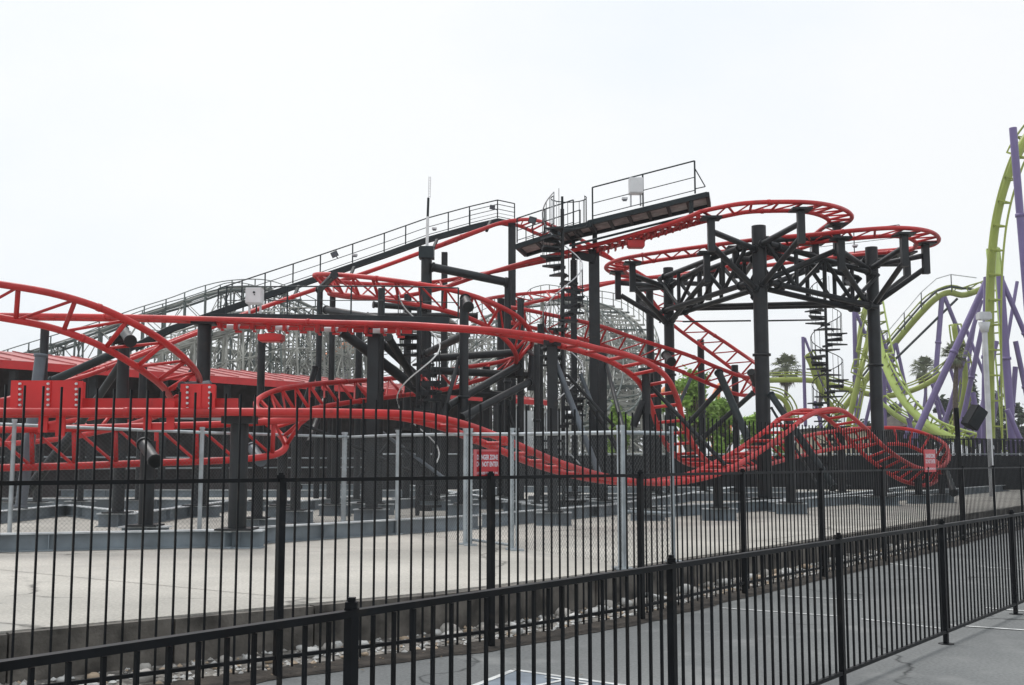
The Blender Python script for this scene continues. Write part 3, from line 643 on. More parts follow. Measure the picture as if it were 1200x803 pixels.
tube(754, 470, 22.6, 742, 500, 22.6, 9, caps=False); tube(880, 376, 33.5, 800, 377, 34, 2, caps=False); tube(897, 376, 30, 960, 375, 32, 2, caps=False)
tube(420, 486, 26, 520, 560, 24, 4, 'grey_tube'); tube(455, 520, 24, 420, 560, 24, 4); tube(355, 497, 21.6, 480, 552, 23, 4); tube(600, 520, 24, 556, 556, 24, 3, 'grey_tube')

# ---- radial arms carrying the three flat loops
def arm(cx, cy_d, tp, drop=.80):
    """column at pixel x cx / depth cy_d; tp = pixel point of the track (x, y, d)"""
    base = P(cx, 300, cy_d); T = P(*tp); axis = Vector((base.x, base.y, 0)); zt = T.z - .09
    hr = .085; hg = strut('hanger_post', Vector((T.x, T.y, zt - drop)), Vector((T.x, T.y, zt)), hr, 'black', coaster, 'box')
    mb = MB(); mb.box((T.x, T.y, zt + .025), (.24, .24, .025)); mb.build('saddle', 'black', hg)
    zu = zt - .42; zl = zt - drop - .70
    out_ = (Vector((T.x, T.y, 0)) - axis).normalized()
    for z0, z1 in ((zu, zt - .3), (zl, zt - drop + .12)):
        a = axis + out_ * .12 + Vector((0, 0, z0)); b = Vector((T.x, T.y, z1)) - out_ * hr
        o = strut('arm_tube', a, b, .075, 'black', coaster, 't10'); t = (b - a).normalized()
        mb = MB(); mb.tube(a + t * .1, a + t * .16, .115, 10); mb.build('flange', 'black', o)
for tp in ((833, 253, 32.8 * K), (938, 243, 32.3 * K), (980, 261, 35.2 * K), (955, 283, 37.3 * K), (870, 310, 40.5 * K), (862, 288, 36.1 * K)): arm(889, 28.7, tp)
for tp in ((1059, 272, 33.9 * K), (1084, 283, 36 * K), (1062, 294, 38 * K), (985, 277, 34.5 * K), (990, 300, 39.8 * K)): arm(1018, 30.4, tp)
for tp in ((741, 306, 38.3 * K), (724, 317, 40.6 * K), (748, 326, 42.4 * K), (828, 294, 36.7 * K), (830, 319, 41.9 * K)): arm(783, 33.2, tp)
# ---- chords linking the three columns
def chords(c0, d0_, c1, d1_, zs0, zs1, web=True, r=.078):
    a = P(c0, 300, d0_); b = P(c1, 300, d1_)
    A = [Vector((a.x, a.y, z)) for z in zs0]; B = [Vector((b.x, b.y, z)) for z in zs1]; t = (B[0] - A[0]); t.z = 0; t.normalize()
    for off in (-.34, .34):
        nn = Vector((-t.y, t.x, 0)) * off
        for q0, q1 in zip(A, B):
            o = strut('chord_tube', q0 + nn + t * .1, q1 + nn - t * .1, r, 'black', coaster); u = (q1 - q0).normalized()
            for q, sg in ((q0, 1), (q1, -1)):
                mb = MB(); mb.tube(q + nn + u * (.35 * sg), q + nn + u * (.41 * sg), r * 1.5, 10); mb.build('flange', 'black', o)
        if not web: continue
        n = 4
        for k in range(1, n):
            f = k / n; strut('web_post', A[1].lerp(B[1], f) + nn, A[0].lerp(B[0], f) + nn, .055, 'black', coaster)
        for k in range(n):
            f0, f1 = k / n, (k + 1) / n; lo, hi = (f0, f1) if k % 2 else (f1, f0)
            strut('web_brace', A[1].lerp(B[1], lo) + nn, A[0].lerp(B[0], hi) + nn, .055, 'black', coaster)
Z889 = (P(889, 288, 28.7).z, P(889, 333, 28.7).z); Z783 = (P(783, 328, 33.2).z, P(783, 367, 33.2).z); Z1018 = (P(1018, 324, 30.4).z, P(1018, 362, 30.4).z)
chords(783, 33.2, 889, 28.7, Z783, Z889); chords(889, 28.7, 1018, 30.4, Z889, Z1018); chords(783, 33.2, 1018, 30.4, (Z783[1] + .15,), (Z1018[1] + .15,), False, .06)

# ================================================================== walkways
def railing(root, pts, h, m='teal', r=.017, gap=1.0, mids=(.5, .08), posts=True):
    """handrail over a 3D line of deck points"""
    s3 = [Vector(p) for p in pts]; Z = Vector((0, 0, 1))
    for a, b in zip(s3, s3[1:]):
        strut('handrail', a + Z * h, b + Z * h, r, m, root, 't6')
        for f in mids: strut('mid_rail', a + Z * h * f, b + Z * h * f, r * .6, m, root, 't6')
        n = max(1, int(round((b - a).length / gap)))
        for k in range(n):
            q = a.lerp(b, k / n); strut('railing_post', q, q + Z * h, r * 1.15, m, root, 't6')
    strut('railing_post', s3[-1], s3[-1] + Z * h, r * 1.15, m, root, 't6')
# lift walkway
lw = thing('lift_walkway', 'sloping dark walkway with thin handrail climbing beside the red lift track', 'walkway', P(236, 353, 31))
wl = [(225, 361, 30.0), (310, 334, 31.0), (375, 327 - 6, 31.6), (450, 297, 32.2), (500, 281, 32.7), (550, 264, 33.2), (585, 255, 33.5), (602, 258, 33.8)]
wl = [(150, 410, 28.6), (195, 387, 29.3), (255, 366, 30.2), (310, 347, 31.0), (375, 325, 31.7), (450, 299, 32.3), (500, 281, 32.7), (550, 267, 33.2), (583, 259, 33.5), (603, 263, 33.8)]
wpts = [P(*q) for q in wl]
for a, b in zip(wpts, wpts[1:]):
    t = (b - a).normalized(); x = Vector((0, 0, 1)).cross(t).normalized()
    strut('stringer', a, b, .055, 'teal', lw, 'box', r2=.075); 
    back_ = Vector((0, .6, 0)); strut('stringer', a + back_ + Vector((0, 0, .05)), b + back_ + Vector((0, 0, .05)), .03, 'teal', lw, 'box', r2=.03)
    mb = MB(); k = 0; u = Vector((0, 0, .085)); mb.v = [tuple(a + u), tuple(b + u), tuple(b + back_ + u), tuple(a + back_ + u)] + [tuple(a + u * .7), tuple(b + u * .7), tuple(b + back_ + u * .7), tuple(a + back_ + u * .7)]
    for f in ((0, 1, 2, 3), (7, 6, 5, 4), (0, 4, 5, 1), (2, 6, 7, 3), (1, 5, 6, 2), (3, 7, 4, 0)): mb.face(f)
    mb.build('deck_panel', 'deck', lw)
railing(lw, [p + Vector((0, .02, .1)) for p in wpts[2:]], .56, 'teal', .018, .82)
railing(lw, [p + Vector((0, .58, .1)) for p in wpts[7:]], .56, 'teal', .012, 1.6)
for (x, y, d) in ((415, 316, 31.2), (512, 284, 32.0), (575, 262, 32.8), (350, 338, 30.6)):
    strut('bracket', P(x, y - 3, d), P(x - 5, y + 9, d - .3), .035, 'teal', lw, 'box')
# platform beside the upper front straight
fw = thing('brake_walkway', 'level dark walkway with handrail along the upper front track', 'walkway', P(245, 368, 24.4))
fa = [P(243, 373, 24.2), P(400, 375, 23.1), P(526, 378, 22.3)]
for a, b in zip(fa, fa[1:]):
    strut('stringer', a, b, .03, 'teal', fw, 'box', r2=.105); bo = Vector((.1, .8, 0)); strut('stringer', a + bo, b + bo, .03, 'teal', fw, 'box', r2=.09)
    mb = MB(); u = Vector((0, 0, .11)); mb.v = [tuple(a + u), tuple(b + u), tuple(b + bo + u), tuple(a + bo + u)]; mb.v += [tuple(Vector(q) - Vector((0, 0, .03))) for q in mb.v]
    for f in ((0, 1, 2, 3), (7, 6, 5, 4), (0, 4, 5, 1), (2, 6, 7, 3), (1, 5, 6, 2), (3, 7, 4, 0)): mb.face(f)
    mb.build('deck_panel', 'deck', fw)
railing(fw, [P(265, 368, 24.9), P(450, 369, 23.5), P(537, 372, 23.0)], .62, 'teal', .016, .83, mids=(.5,))
# high platform under which the brake run passes
hp = thing('brake_platform', 'dark sloping platform with railings above the brake run at the coaster top', 'platform', P(700, 280, 28.5))
def deck(root, a, b, wv, th, m_edge='teal', m_in='deck', nj=6):
    Z = Vector((0, 0, 1))
    for o in (Vector((0, 0, 0)), wv): strut('stringer', a + o, b + o, .045, m_edge, root, 'box', r2=th)
    for q in (a, b): strut('end_beam', q, q + wv, .045, m_edge, root, 'box', r2=th * .98)
    mb = MB(); u = Z * (th * .75); mb.v = [tuple(a + u), tuple(b + u), tuple(b + wv + u), tuple(a + wv + u)]; mb.v += [tuple(Vector(q) - Z * .03) for q in mb.v]
    for f in ((0, 1, 2, 3), (7, 6, 5, 4), (0, 4, 5, 1), (2, 6, 7, 3), (1, 5, 6, 2), (3, 7, 4, 0)): mb.face(f)
    mb.build('deck_panel', m_in, root)
    for k in range(1, nj):
        q = a.lerp(b, k / nj); strut('joist', q, q + wv, .04, m_edge, root, 'box', r2=th * .7)
wv = Vector((.25, 1.15, 0))
h1a, h1b = P(606, 289, 28.9), P(672, 268, 28.3); deck(hp, h1a, h1b, wv, .065, nj=3)
h2a, h2b = P(690, 261.5, 28.2), P(829, 228, 27.2); deck(hp, h2a, h2b, wv, .065, nj=6)
h3a, h3b = P(660, 267, 28.2), P(692, 262, 28.0); deck(hp, h3a + Vector((0, .1, -.05)), h3b + Vector((0, .1, 0)), wv * .8, .07, nj=2)
Zo = Vector((0, 0, .1))
railing(hp, [h1a + Zo, h1b + Zo], .66, 'teal', .018, .7, mids=(.5, .1)); railing(hp, [h1a + wv + Zo, h1b + wv + Zo], .66, 'teal', .014, .7, mids=(.5,)); 
railing(hp, [h2a + Zo + Vector((.1, 0, 0)), h2a.lerp(h2b, .9) + Zo], .84, 'teal', .02, 1.25, mids=(.5, .1))
e1 = h2a.lerp(h2b, .9) + Zo; strut('railing_post', e1 + Vector((0, 0, .65)), h2b + Vector((-.05, 0, .2)), .014, 'teal', hp, 't6')
e2 = h2b + Vector((-.05, 0, .2)); strut('railing_post', e2, e1 + Vector((0, 0, .12)), .014, 'teal', hp, 't6')
for (x0, y0, x1, y1) in ((700, 280, 812, 252), (668, 288, 700, 280)): strut('service_pipe', P(x0, y0, 28.4), P(x1, y1, 27.4), .03, 'teal', hp, 't8')
strut('platform_leg', P(697, 293, 29.0), P(697, 268, 29.0), .06, 'teal', hp, 'box'); strut('platform_leg', P(810, 255, 27.4), P(810, 236, 27.4), .05, 'teal', hp, 'box'); strut('platform_leg', P(672, 305, 29.4), P(672, 278, 29.4), .05, 'teal', hp, 'box')
strut('cross_beam', P(672, 298, 29.2), P(697, 304, 29.0), .06, 'black', hp, 'box', r2=.10)
# small walkway carried by the loops, with thin rail
bw = thing('loop_walkway', 'small dark walkway with thin handrail behind the right flat loop', 'walkway', P(1000, 300, 32.5))
b0, b1 = P(950, 309, 33.2), P(1055, 297, 32.0); deck(bw, b0, b1, Vector((.1, .7, 0)), .06, nj=4); railing(bw, [b0 + Zo, b1 + Zo], .75, 'teal', .013, 1.1, mids=(.5,))

# ================================================================== spiral stairs
def spiral(label, px, d, y_top, z_bot, rad, pitch, a0, hand_m, sgn=1, rise=.21, group='spiral stairs'):
    top = P(px, y_top, d); cx, cy_ = top.x, top.y; root = thing('spiral_staircase', label, 'staircase', (cx, cy_, z_bot))
    strut('centre_pole', (cx, cy_, z_bot), (cx, cy_, top.z + .5), .05, 'black', root)
    n = int((top.z - z_bot) / rise); da = sgn * 2 * math.pi * rise / pitch; mb = MB(); hw = abs(da) * 1.0
    poly = [(.04, -.03), (rad, -rad * math.tan(hw) * .9), (rad * 1.01, 0), (rad, rad * math.tan(hw) * .9), (.04, .03)]
    mb.prism(poly, -.028, .022); mb.box((rad * .52, rad * math.tan(hw) * -.4, -.06), (rad * .46, .015, .04))
    me = None; hpts = []
    for k in range(n):
        a = a0 + da * k; z = z_bot + rise * (k + 1); M = Matrix.Translation((cx, cy_, z)) @ Matrix.Rotation(a, 4, 'Z')
        if me is None: o = mb.build('step', 'black', root); me = o.data; o.matrix_parent_inverse = WM[root.name].inverted(); o.matrix_basis = M; WM[o.name] = M
        else: link(bpy.data.objects.new('step', me), root, M)
        e = Vector((cx + rad * math.cos(a), cy_ + rad * math.sin(a), z)); hpts.append(e + Vector((0, 0, .9)))
        strut('baluster', e, e + Vector((0, 0, .9)), .010, 'black', root, 't6')
        e2 = Vector((cx + rad * math.cos(a + da / 2), cy_ + rad * math.sin(a + da / 2), z)); strut('baluster', e2 + Vector((0, 0, .04)), e2 + Vector((0, 0, .98)), .008, 'black', root, 't6')
    mb = MB(); mb.sweep([tuple(q) for q in crom([tuple(p) for p in hpts], .12)], .016, 8); mb.build('handrail', hand_m, root)
    return top
st1 = spiral('black spiral staircase with pale handrail hanging below the high brake platform', 659, 27.4, 268, PAD, .50, 2.6, R(33), 'lightgrey')
st2 = spiral('black spiral staircase with white handrail beside the short mast column', 491, 24.6, 386, PAD, .47, 2.4, R(-31), 'white')
st3 = spiral('slim black spiral staircase standing alone right of the biggest black column', 967, 40, 352, PAD - .3, .55, 1.70, R(220), 'black')
# landing gate bars on the stair head
g = thing('stair_gate', 'curved cage of thin bars at the head of the high staircase', 'gate', st1)
gp = []
for k in range(13):
    a = R(-30 + k * 20); q = st1 + Vector((.45 * math.cos(a) + .16, .45 * math.sin(a), .08)); gp.append(q); strut('bar', q, q + Vector((0, 0, .70)), .009, 'lightgrey' if k > 6 else 'teal', g, 't6')
for zz in (.0, .70):
    mb = MB(); mb.sweep([q + Vector((0, 0, zz)) for q in gp], .014, 6); mb.build('hoop', 'teal', g)
strut('gate_post', st1 + Vector((0, 0, 0)), st1 + Vector((0, 0, .82)), .03, 'teal', g, 'box')

# ================================================================== mast, cabinets, floodlights
mt = thing('antenna_mast', 'white pole with dark tip rising from the short black mast column', 'mast', P(500, 303, 29.5))
mb = MB(); c = P(500, 297, 29.5); mb.box(c, (.20, .20, .15)); mb.box(c + Vector((0, 0, .16)), (.17, .17, .012)); mb.build('cap_box', 'teal', mt)
a = P(500.4, 290, 29.5); b = P(501.2, 254, 29.5); cc = P(502, 232, 29.5); dd = P(502.6, 207, 29.5)
strut('pole', a, b, .042, 'white', mt); strut('tip_sleeve', b, cc, .034, 'teal', mt); strut('lattice_tip', cc, dd, .010, 'white', mt, 't6'); strut('lattice_tip', cc + Vector((.05, 0, 0)), dd + Vector((.05, 0, 0)), .010, 'white', mt, 't6')
for k in range(8):
    q = cc.lerp(dd, (k + .5) / 8); strut('rung', q, q + Vector((.05, 0, 0)), .008, 'lightgrey', mt, 't6')
def cabinet(label, px0, px1, py0, py1, d, legs, lock=True):
    a = P(px0, py1, d); b = P(px1, py0, d); c = (a + b) / 2; t = thing('control_cabinet', label, 'cabinet', (c.x, c.y, a.z - legs), 'white boxes on the walkways')
    wd, hh = (b.x - a.x) / 2, (b.z - a.z) / 2
    bm = bmesh.new(); bmesh.ops.create_cube(bm, size=1); bmesh.ops.scale(bm, vec=(wd * 2, .3, hh * 2), verts=bm.verts); bmesh.ops.bevel(bm, geom=bm.edges[:], offset=.012, segments=2, affect='EDGES')
    me = bpy.data.meshes.new('housing'); bm.to_mesh(me); bm.free(); me.materials.append(MATS['box_white']); link(bpy.data.objects.new('housing', me), t, Matrix.Translation(c))
    mb = MB(); mb.box(c + Vector((0, -.156, 0)), (wd * .9, .006, hh * .9)); dr = mb.build('door', 'box_white', t)
    if lock: mb = MB(); mb.tube(c + Vector((.02, -.16, hh * .35)), c + Vector((.02, -.18, hh * .35)), .025, 10); mb.build('lock', 'black', dr)
    if lock: mb = MB(); mb.tube(c + Vector((.03, -.16, hh * .05)), c + Vector((.03, -.175, hh * .05)), .013, 8); mb.build('keyhole', 'black', dr)
    for s_ in (-1, 1): strut('leg', c + Vector((s_ * wd * .7, .05, -hh - legs)), c + Vector((s_ * wd * .7, .05, -hh)), .02, 'lightgrey', t, 'box')
cabinet('white control cabinet on the level walkway at its left end', 289, 308, 338, 356.5, 24.2, .2)
cabinet('small white cabinet hung on the railing of the high platform', 737, 753, 209.5, 227.5, 27.8, .3, False)
def flood(label, px, py, d, wp, rot, m='black', arm_=None):
    c = P(px, py, d); w_ = pxm(wp, d) / 2; t = thing('floodlight', label, 'floodlight', c, 'floodlights on the walkway railings'); Rm = Matrix.Translation(c) @ Matrix.Rotation(R(rot), 4, 'Y') @ Matrix.Rotation(R(20), 4, 'X')
    mb = MB(); mb.box((0, 0, 0), (w_, .07, w_ * .8)); mb.box((0, .09, 0), (w_ * .6, .03, w_ * .5)); o = mb.build('housing', m, t); o.matrix_basis = Rm
    mb = MB(); mb.box((0, -.075, 0), (w_ * .85, .006, w_ * .65)); o = mb.build('lens', 'grey_tube', t); o.matrix_basis = Rm
    e = P(*arm_) if arm_ else c + Vector((.06, .1, -.25)); strut('bracket', c, e, .015, m, t, 't6')
flood('dark floodlight on the railing halfway up the lift walkway', 392, 298, 31.4, 8, -25, 'teal', (396, 303, 31.7))
flood('dark floodlight on the railing near the lift crest', 577, 243, 33.2, 6, 10, 'teal', (582, 246, 33.4))
flood('tall grey floodlight standing at the left end of the high platform', 624, 258, 28.5, 9, 15, 'teal', (625, 284, 28.7))
for i, (x, y, d, l_) in enumerate(((416, 299, 32, 'small pale lamp on the lower lift walkway railing'), (509, 268, 32.8, 'small pale lamp on the lift walkway right of the mast'), (732, 233, 27.6, 'small lamp under the white cabinet on the high platform'), (1002, 288, 32.4, 'small lamp on the walkway behind the right loop'))):
    c = P(x, y, d); t = thing('bulkhead_lamp', l_, 'lamp', c, 'small walkway lamps'); mb = MB(); mb.box(c, (.07, .06, .025)); mb.build('housing', 'lightgrey', t); mb = MB(); mb.box(c + Vector((0, 0, -.04)), (.05, .045, .016)); mb.build('lens', 'grey_tube', t)

# ================================================================== loudspeaker pole and lamp posts at the right
sp = thing('loudspeaker_pole', 'tilted black loudspeaker on a slim black pole at the tall fence', 'loudspeaker', PZ(1130, 634))
pb = PZ(1130, 634); strut('pole', pb, Vector((pb.x - .05, pb.y, P(1127, 478, pb.y).z)), .05, 'fence_black', sp)
c = P(1141, 489, pb.y - .15); M = Matrix.Translation(c) @ Matrix.Rotation(R(32), 4, 'Y') @ Matrix.Rotation(R(20), 4, 'Z')
bm = bmesh.new(); bmesh.ops.create_cube(bm, size=1); bmesh.ops.scale(bm, vec=(.30, .28, .46), verts=bm.verts)
for v in bm.verts:
    if v.co.y > 0: v.co.x *= .75
bmesh.ops.bevel(bm, geom=bm.edges[:], offset=.015, segments=2, affect='EDGES'); me = bpy.data.meshes.new('cabinet'); bm.to_mesh(me); bm.free(); me.materials.append(MATS['cloth_dark']); link(bpy.data.objects.new('cabinet', me), sp, M)
mb = MB(); mb.box((0, -.146, 0), (.13, .005, .21)); o = mb.build('grille', 'black', sp); o.matrix_basis = M
strut('bracket', P(1128, 490, pb.y), c, .02, 'fence_black', sp)
def lamp_post(label, px, d, y_top, hw, tex):
    top = P(px, y_top, d); t = thing('lamp_post', label, 'lamp post', (top.x, top.y, 0), 'lamp posts')
    strut('pole', (top.x, top.y, 0), top - Vector((0, 0, .5)), .09, 'lightgrey', t); s_ = pxm(hw, d) / 2
    mb = MB(); mb.tube(top - Vector((0, 0, .55)), top - Vector((0, 0, .2)), .12, 12, .2); mb.build('neck', 'lightgrey', t)
    mb = MB(); mb.box(top, (s_, s_ * .7, .10)); mb.box(top + Vector((0, 0, .12)), (s_ * .86, s_ * .6, .03)); mb.build('lamp_head', 'lightgrey', t)
    mb = MB(); mb.box(top - Vector((0, 0, .115)), (s_ * .7, s_ * .5, .012)); mb.build('lens', 'white', t)
lamp_post('grey lamp post with flat square head before the tall lime track', 1153, 38, 371, 15, 0)
lamp_post('thin pale lamp post beyond the bushes under the first drop', 852, 70, 490, 6, 0)

# ================================================================== black screen fence behind the coaster
bf = thing('screen_fence', 'black fabric screen fence running behind the whole coaster yard', 'fence', (0, 42, 0))
xs = [-6 + 3.0 * k for k in range(17)]
yb = lambda x: 45.5 - .02 * x
for x in xs: strut('post', (x, yb(x), PAD), (x, yb(x), 1.92), .035, 'black', bf)
for a, b in zip(xs, xs[1:]):
    mb = MB(); A = Vector((a, yb(a) - .05, 0)); B = Vector((b, yb(b) - .05, 0)); n = 6
    for k in range(n + 1):
        q = A.lerp(B, k / n); w_ = .03 * math.sin(k * 2.3 + a); mb.v += [(q.x, q.y + w_, PAD + .05), (q.x, q.y + w_, 1.84), (q.x, q.y + w_ + .01, PAD + .05), (q.x, q.y + w_ + .01, 1.84)]
    for k in range(n):
        i = 4 * k; mb.face((i, i + 4, i + 5, i + 1)); mb.face((i + 2, i + 3, i + 7, i + 6)); mb.face((i + 1, i + 5, i + 7, i + 3))
    mb.build('screen_panel', 'cloth_dark', bf); strut('top_rail', (a, yb(a), 1.90), (b, yb(b), 1.90), .025, 'galv', bf)
hf = thing('slat_fence', 'taller dark slatted fence behind the black screen at the right', 'fence', (18, 52, 0))
hx = [14.5 + 2.6 * k for k in range(8)]
for x in hx: strut('post', (x, 50, 0), (x, 50, 2.65), .04, 'black', hf)
for a, b in zip(hx, hx[1:]):
    for z in (2.6, .6): strut('rail', (a, 50, z), (b, 50, z), .03, 'black', hf, 'box')
    for k in range(1, 13):
        q = a + (b - a) * k / 13; strut('slat', (q, 50, .3), (q, 50, 2.62), .055, 'cloth_dark', hf, 'box', r2=.01)

# ================================================================== station building with red roof
stn = thing('station_building', 'long open station with a red metal roof behind the left track', 'building', (-10, 40, 0))
ra, rb = P(-120, 412, 32.5), P(655, 474, 62)          # eave line (fascia bottom)
ra = Vector((ra.x, ra.y, 4.55)); ra = Vector(P(-120, 424, 33)); zE = ra.z
rb2 = P(648, 476.5, 62); rb = Vector((rb2.x, rb2.y, rb2.z))
tdr = (rb - ra); Lr = tdr.length; tdr.normalize(); nrm = Vector((-tdr.y, tdr.x, 0)).normalized()
if nrm.y < 0: nrm = -nrm
npan = 30
for k in range(npan):                                    # roof sheets with standing seams
    a = ra + tdr * (Lr * k / npan); b = ra + tdr * (Lr * (k + 1) / npan - .02); up = Vector((0, 0, 1)) * .68
    mb = MB(); q = [a + Vector((0, 0, .30)), b + Vector((0, 0, .30)), b + nrm * 4 + up + Vector((0, 0, .30)), a + nrm * 4 + up + Vector((0, 0, .30))]
    mb.v = [tuple(p) for p in q] + [tuple(p - Vector((0, 0, .05))) for p in q]
    for f in ((0, 1, 2, 3), (7, 6, 5, 4), (0, 4, 5, 1), (2, 6, 7, 3), (1, 5, 6, 2), (3, 7, 4, 0)): mb.face(f)
    o = mb.build('roof_sheet', 'roof', stn); strut('seam', q[0] + Vector((0, 0, .03)), q[3] + Vector((0, 0, .03)), .02, 'roof', o, 'box')
strut('fascia', ra + Vector((0, 0, .15)), rb + Vector((0, 0, .15)), .03, 'roof_edge', stn, 'box', r2=.13)
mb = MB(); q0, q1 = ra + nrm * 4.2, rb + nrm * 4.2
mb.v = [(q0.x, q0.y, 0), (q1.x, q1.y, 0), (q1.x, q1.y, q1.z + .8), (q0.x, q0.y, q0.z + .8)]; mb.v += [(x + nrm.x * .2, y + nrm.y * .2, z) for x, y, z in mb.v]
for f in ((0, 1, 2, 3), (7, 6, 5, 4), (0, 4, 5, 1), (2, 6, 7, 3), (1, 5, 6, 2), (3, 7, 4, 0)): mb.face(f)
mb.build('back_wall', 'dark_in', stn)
for k in range(12):
    q = ra + tdr * (Lr * (k + .3) / 12) + nrm * .3; strut('post', (q.x, q.y, 0), (q.x, q.y, ra.z + (rb.z - ra.z) * (k + .3) / 12), .11, 'black', stn, 'box')
for k in range(9):
    q = ra + tdr * (Lr * (.02 + .36 * k / 9)) + nrm * 1.5; e = q + tdr * 1.6
    for z in (3.3, 3.65): strut('queue_board', (q.x, q.y, z), (e.x, e.y, z), .02, 'panel', stn, 'box', r2=.06)
for z in (1.75, 1.35):
    q = ra + nrm * .6; e = rb + nrm * .6; strut('platform_rail', (q.x, q.y, z), (e.x, e.y, z), .03, 'galv', stn)
q = ra + nrm * .9; e = rb + nrm * .9
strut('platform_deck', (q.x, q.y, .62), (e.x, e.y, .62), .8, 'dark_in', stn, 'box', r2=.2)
# pale panel wall at the station end
pw = thing('panel_wall', 'pale grey upright sheet wall under the station roof end', 'wall', P(625, 530, 56))
for k in range(11):
    a = P(590 + 6.8 * k, 540, 55 + .1 * k); b = P(596.4 + 6.8 * k, 540, 55 + .1 * k); zt = P(600, 481, 55).z
    mb = MB(); mb.box(((a.x + b.x) / 2, a.y, zt / 2), ((b.x - a.x) / 2, .03, zt / 2)); mb.build('panel', 'panel', pw)
by = thing('low_building', 'low beige building behind the black screen near the right turn', 'building', P(1000, 540, 62))
a, b = P(955, 505, 62), P(1034, 505, 62)
mb = MB(); mb.box(((a.x + b.x) / 2, 64, a.z / 2), ((b.x - a.x) / 2, 2, a.z / 2)); mb.build('wall', 'beige', by)
mb = MB(); mb.box(((a.x + b.x) / 2, 64, a.z + .08), ((b.x - a.x) / 2 + .2, 2.2, .08)); mb.build('roof_slab', 'dark_in', by)
ht = thing('thatched_hut', 'dark hut roof among the trees beneath the lime track', 'hut', P(1052, 520, 95))
a = P(1052, 495, 95); mb = MB(); n = 12
apex = a + Vector((0, 0, .9))
mb.v = [tuple(apex)] + [(a.x + 2.2 * math.cos(6.283 * k / n), a.y + 2.2 * math.sin(6.283 * k / n), a.z - .4) for k in range(n)]
for k in range(n): mb.face((0, 1 + k, 1 + (k + 1) % n))
mb.build('roof', 'thatch', ht); mb = MB(); mb.prism([(a.x + 1.5 * math.cos(6.283 * k / n), a.y + 1.5 * math.sin(6.283 * k / n)) for k in range(n)], 0, a.z - .3); mb.build('wall', 'dark_in', ht)

# ================================================================== pale lattice coaster in the background
def lattice_coaster(name, label, path, rail_h, bent_gap, mem, wd, track_m, batter, loc, levels=1.7):
    root = thing(name, label, 'roller coaster', loc, 'lattice coasters behind the station'); s3 = crom(to3(path), .5); C = [Vector(q[:3]) for q in s3]; N = len(C)
    side = []
    for i in range(N):
        t = (C[min(i + 1, N - 1)] - C[max(i - 1, 0)]); t.z = 0; t.normalize(); side.append(Vector((t.y, -t.x, 0)))
    for sg in (-1, 1):
        mb = MB(); mb.sweep([C[i] + side[i] * (sg * wd * .28) + Vector((0, 0, .12)) for i in range(N)], .06, 5); mb.build('rail', track_m, root)
        mb = MB(); mb.sweep([C[i] + side[i] * (sg * wd * .5) - Vector((0, 0, .15)) for i in range(N)], .085, 4); mb.build('ledger', track_m, root)
        mb = MB(); mb.sweep([C[i] + side[i] * (sg * wd * .62) + Vector((0, 0, rail_h)) for i in range(N)], .035, 4); mb.build('handrail', track_m, root)
        if sg < 0: mb = MB(); mb.sweep([C[i] + side[i] * (sg * wd * .62) + Vector((0, 0, rail_h * .5)) for i in range(N)], .025, 4); mb.build('mid_rail', track_m, root)
    st_ = max(1, int(bent_gap / .5)); prev = None; tie = MB()
    for i in range(0, N, st_):
        c = C[i]; s_ = side[i]; mb = MB(); h = c.z
        tops = [c + s_ * (sg * wd * .5) for sg in (-1, 1)]; bots = [Vector((c.x, c.y, 0)) + s_ * (sg * wd * (.5 + batter * h)) for sg in (-1, 1)]
        for a, b in zip(tops, bots): mb.bar(b, a, mem)
        mb.bar(Vector((c.x, c.y, 0)), c, mem * .9)
        nl = max(1, int(h / levels)); pl = None; lev = []
        for k in range(nl + 1):
            f = k / nl; l_ = [b.lerp(a, f) for a, b in zip(tops, bots)]; lev.append(l_)
            if k: mb.bar(l_[0], l_[1], mem * .7)
            if pl: mb.bar(pl[0], l_[1], mem * .55); mb.bar(pl[1], l_[0], mem * .55)
            pl = l_
        for sg in (-1, 1):
            q = c + s_ * (sg * wd * .62); mb.bar(q, q + Vector((0, 0, rail_h)), .035)
        mb.bar(c - s_ * wd * .66, c + s_ * wd * .66, .06); mb.build('bent', 'ramp_grey' if rail_h == .55 or (i // st_) % 4 == 1 else 'pale_wood', root)
        if prev:
            mb = MB(); m_ = min(len(lev), len(prev))
            for sd in (0, 1):
                for k in range(1, m_): mb.bar(prev[-k][sd], lev[-k][sd], mem * .6)
                for k in range(1, m_): 
                    a, b = (prev[-k][sd], lev[-k - 1][sd]) if (i // st_) % 2 else (lev[-k][sd], prev[-k - 1][sd]); mb.bar(a, b, mem * .5)
            mb.bar(prev[-1][0], lev[-1][1], mem * .5)
            mb.build('bay_bracing', 'pale_wood', root)
        prev = lev
lattice_coaster('lattice_coaster', 'grey lattice coaster ramp rising behind the station roof on the left', [(-80, 452, 76), (0, 427, 76), (97, 396, 76), (160, 373, 77), (207, 358, 78), (265, 340, 79), (300, 339, 81), (330, 349, 83), (360, 363, 85), (385, 380, 87)], .55, 1.5, .055, 2.0, 'ramp_grey', .03, P(150, 540, 77))
lattice_coaster('lattice_coaster', 'dense pale lattice coaster structure right above the middle of the red roof', [(150, 425, 66), (200, 408, 67), (255, 392, 68), (305, 380, 69), (350, 378, 71), (385, 388, 74), (410, 408, 78), (400, 425, 82), (350, 425, 84), (270, 412, 85), (180, 400, 86)], .8, 1.2, .048, 2.2, 'pale_wood', .05, P(300, 540, 70))
lattice_coaster('lattice_coaster', 'pale lattice coaster hump with scattered framing left of the black stair', [(395, 420, 92), (430, 396, 92), (470, 385, 92), (520, 392, 93), (560, 405, 94)], .8, 2.0, .05, 2.0, 'pale_wood', .05, P(470, 540, 92))
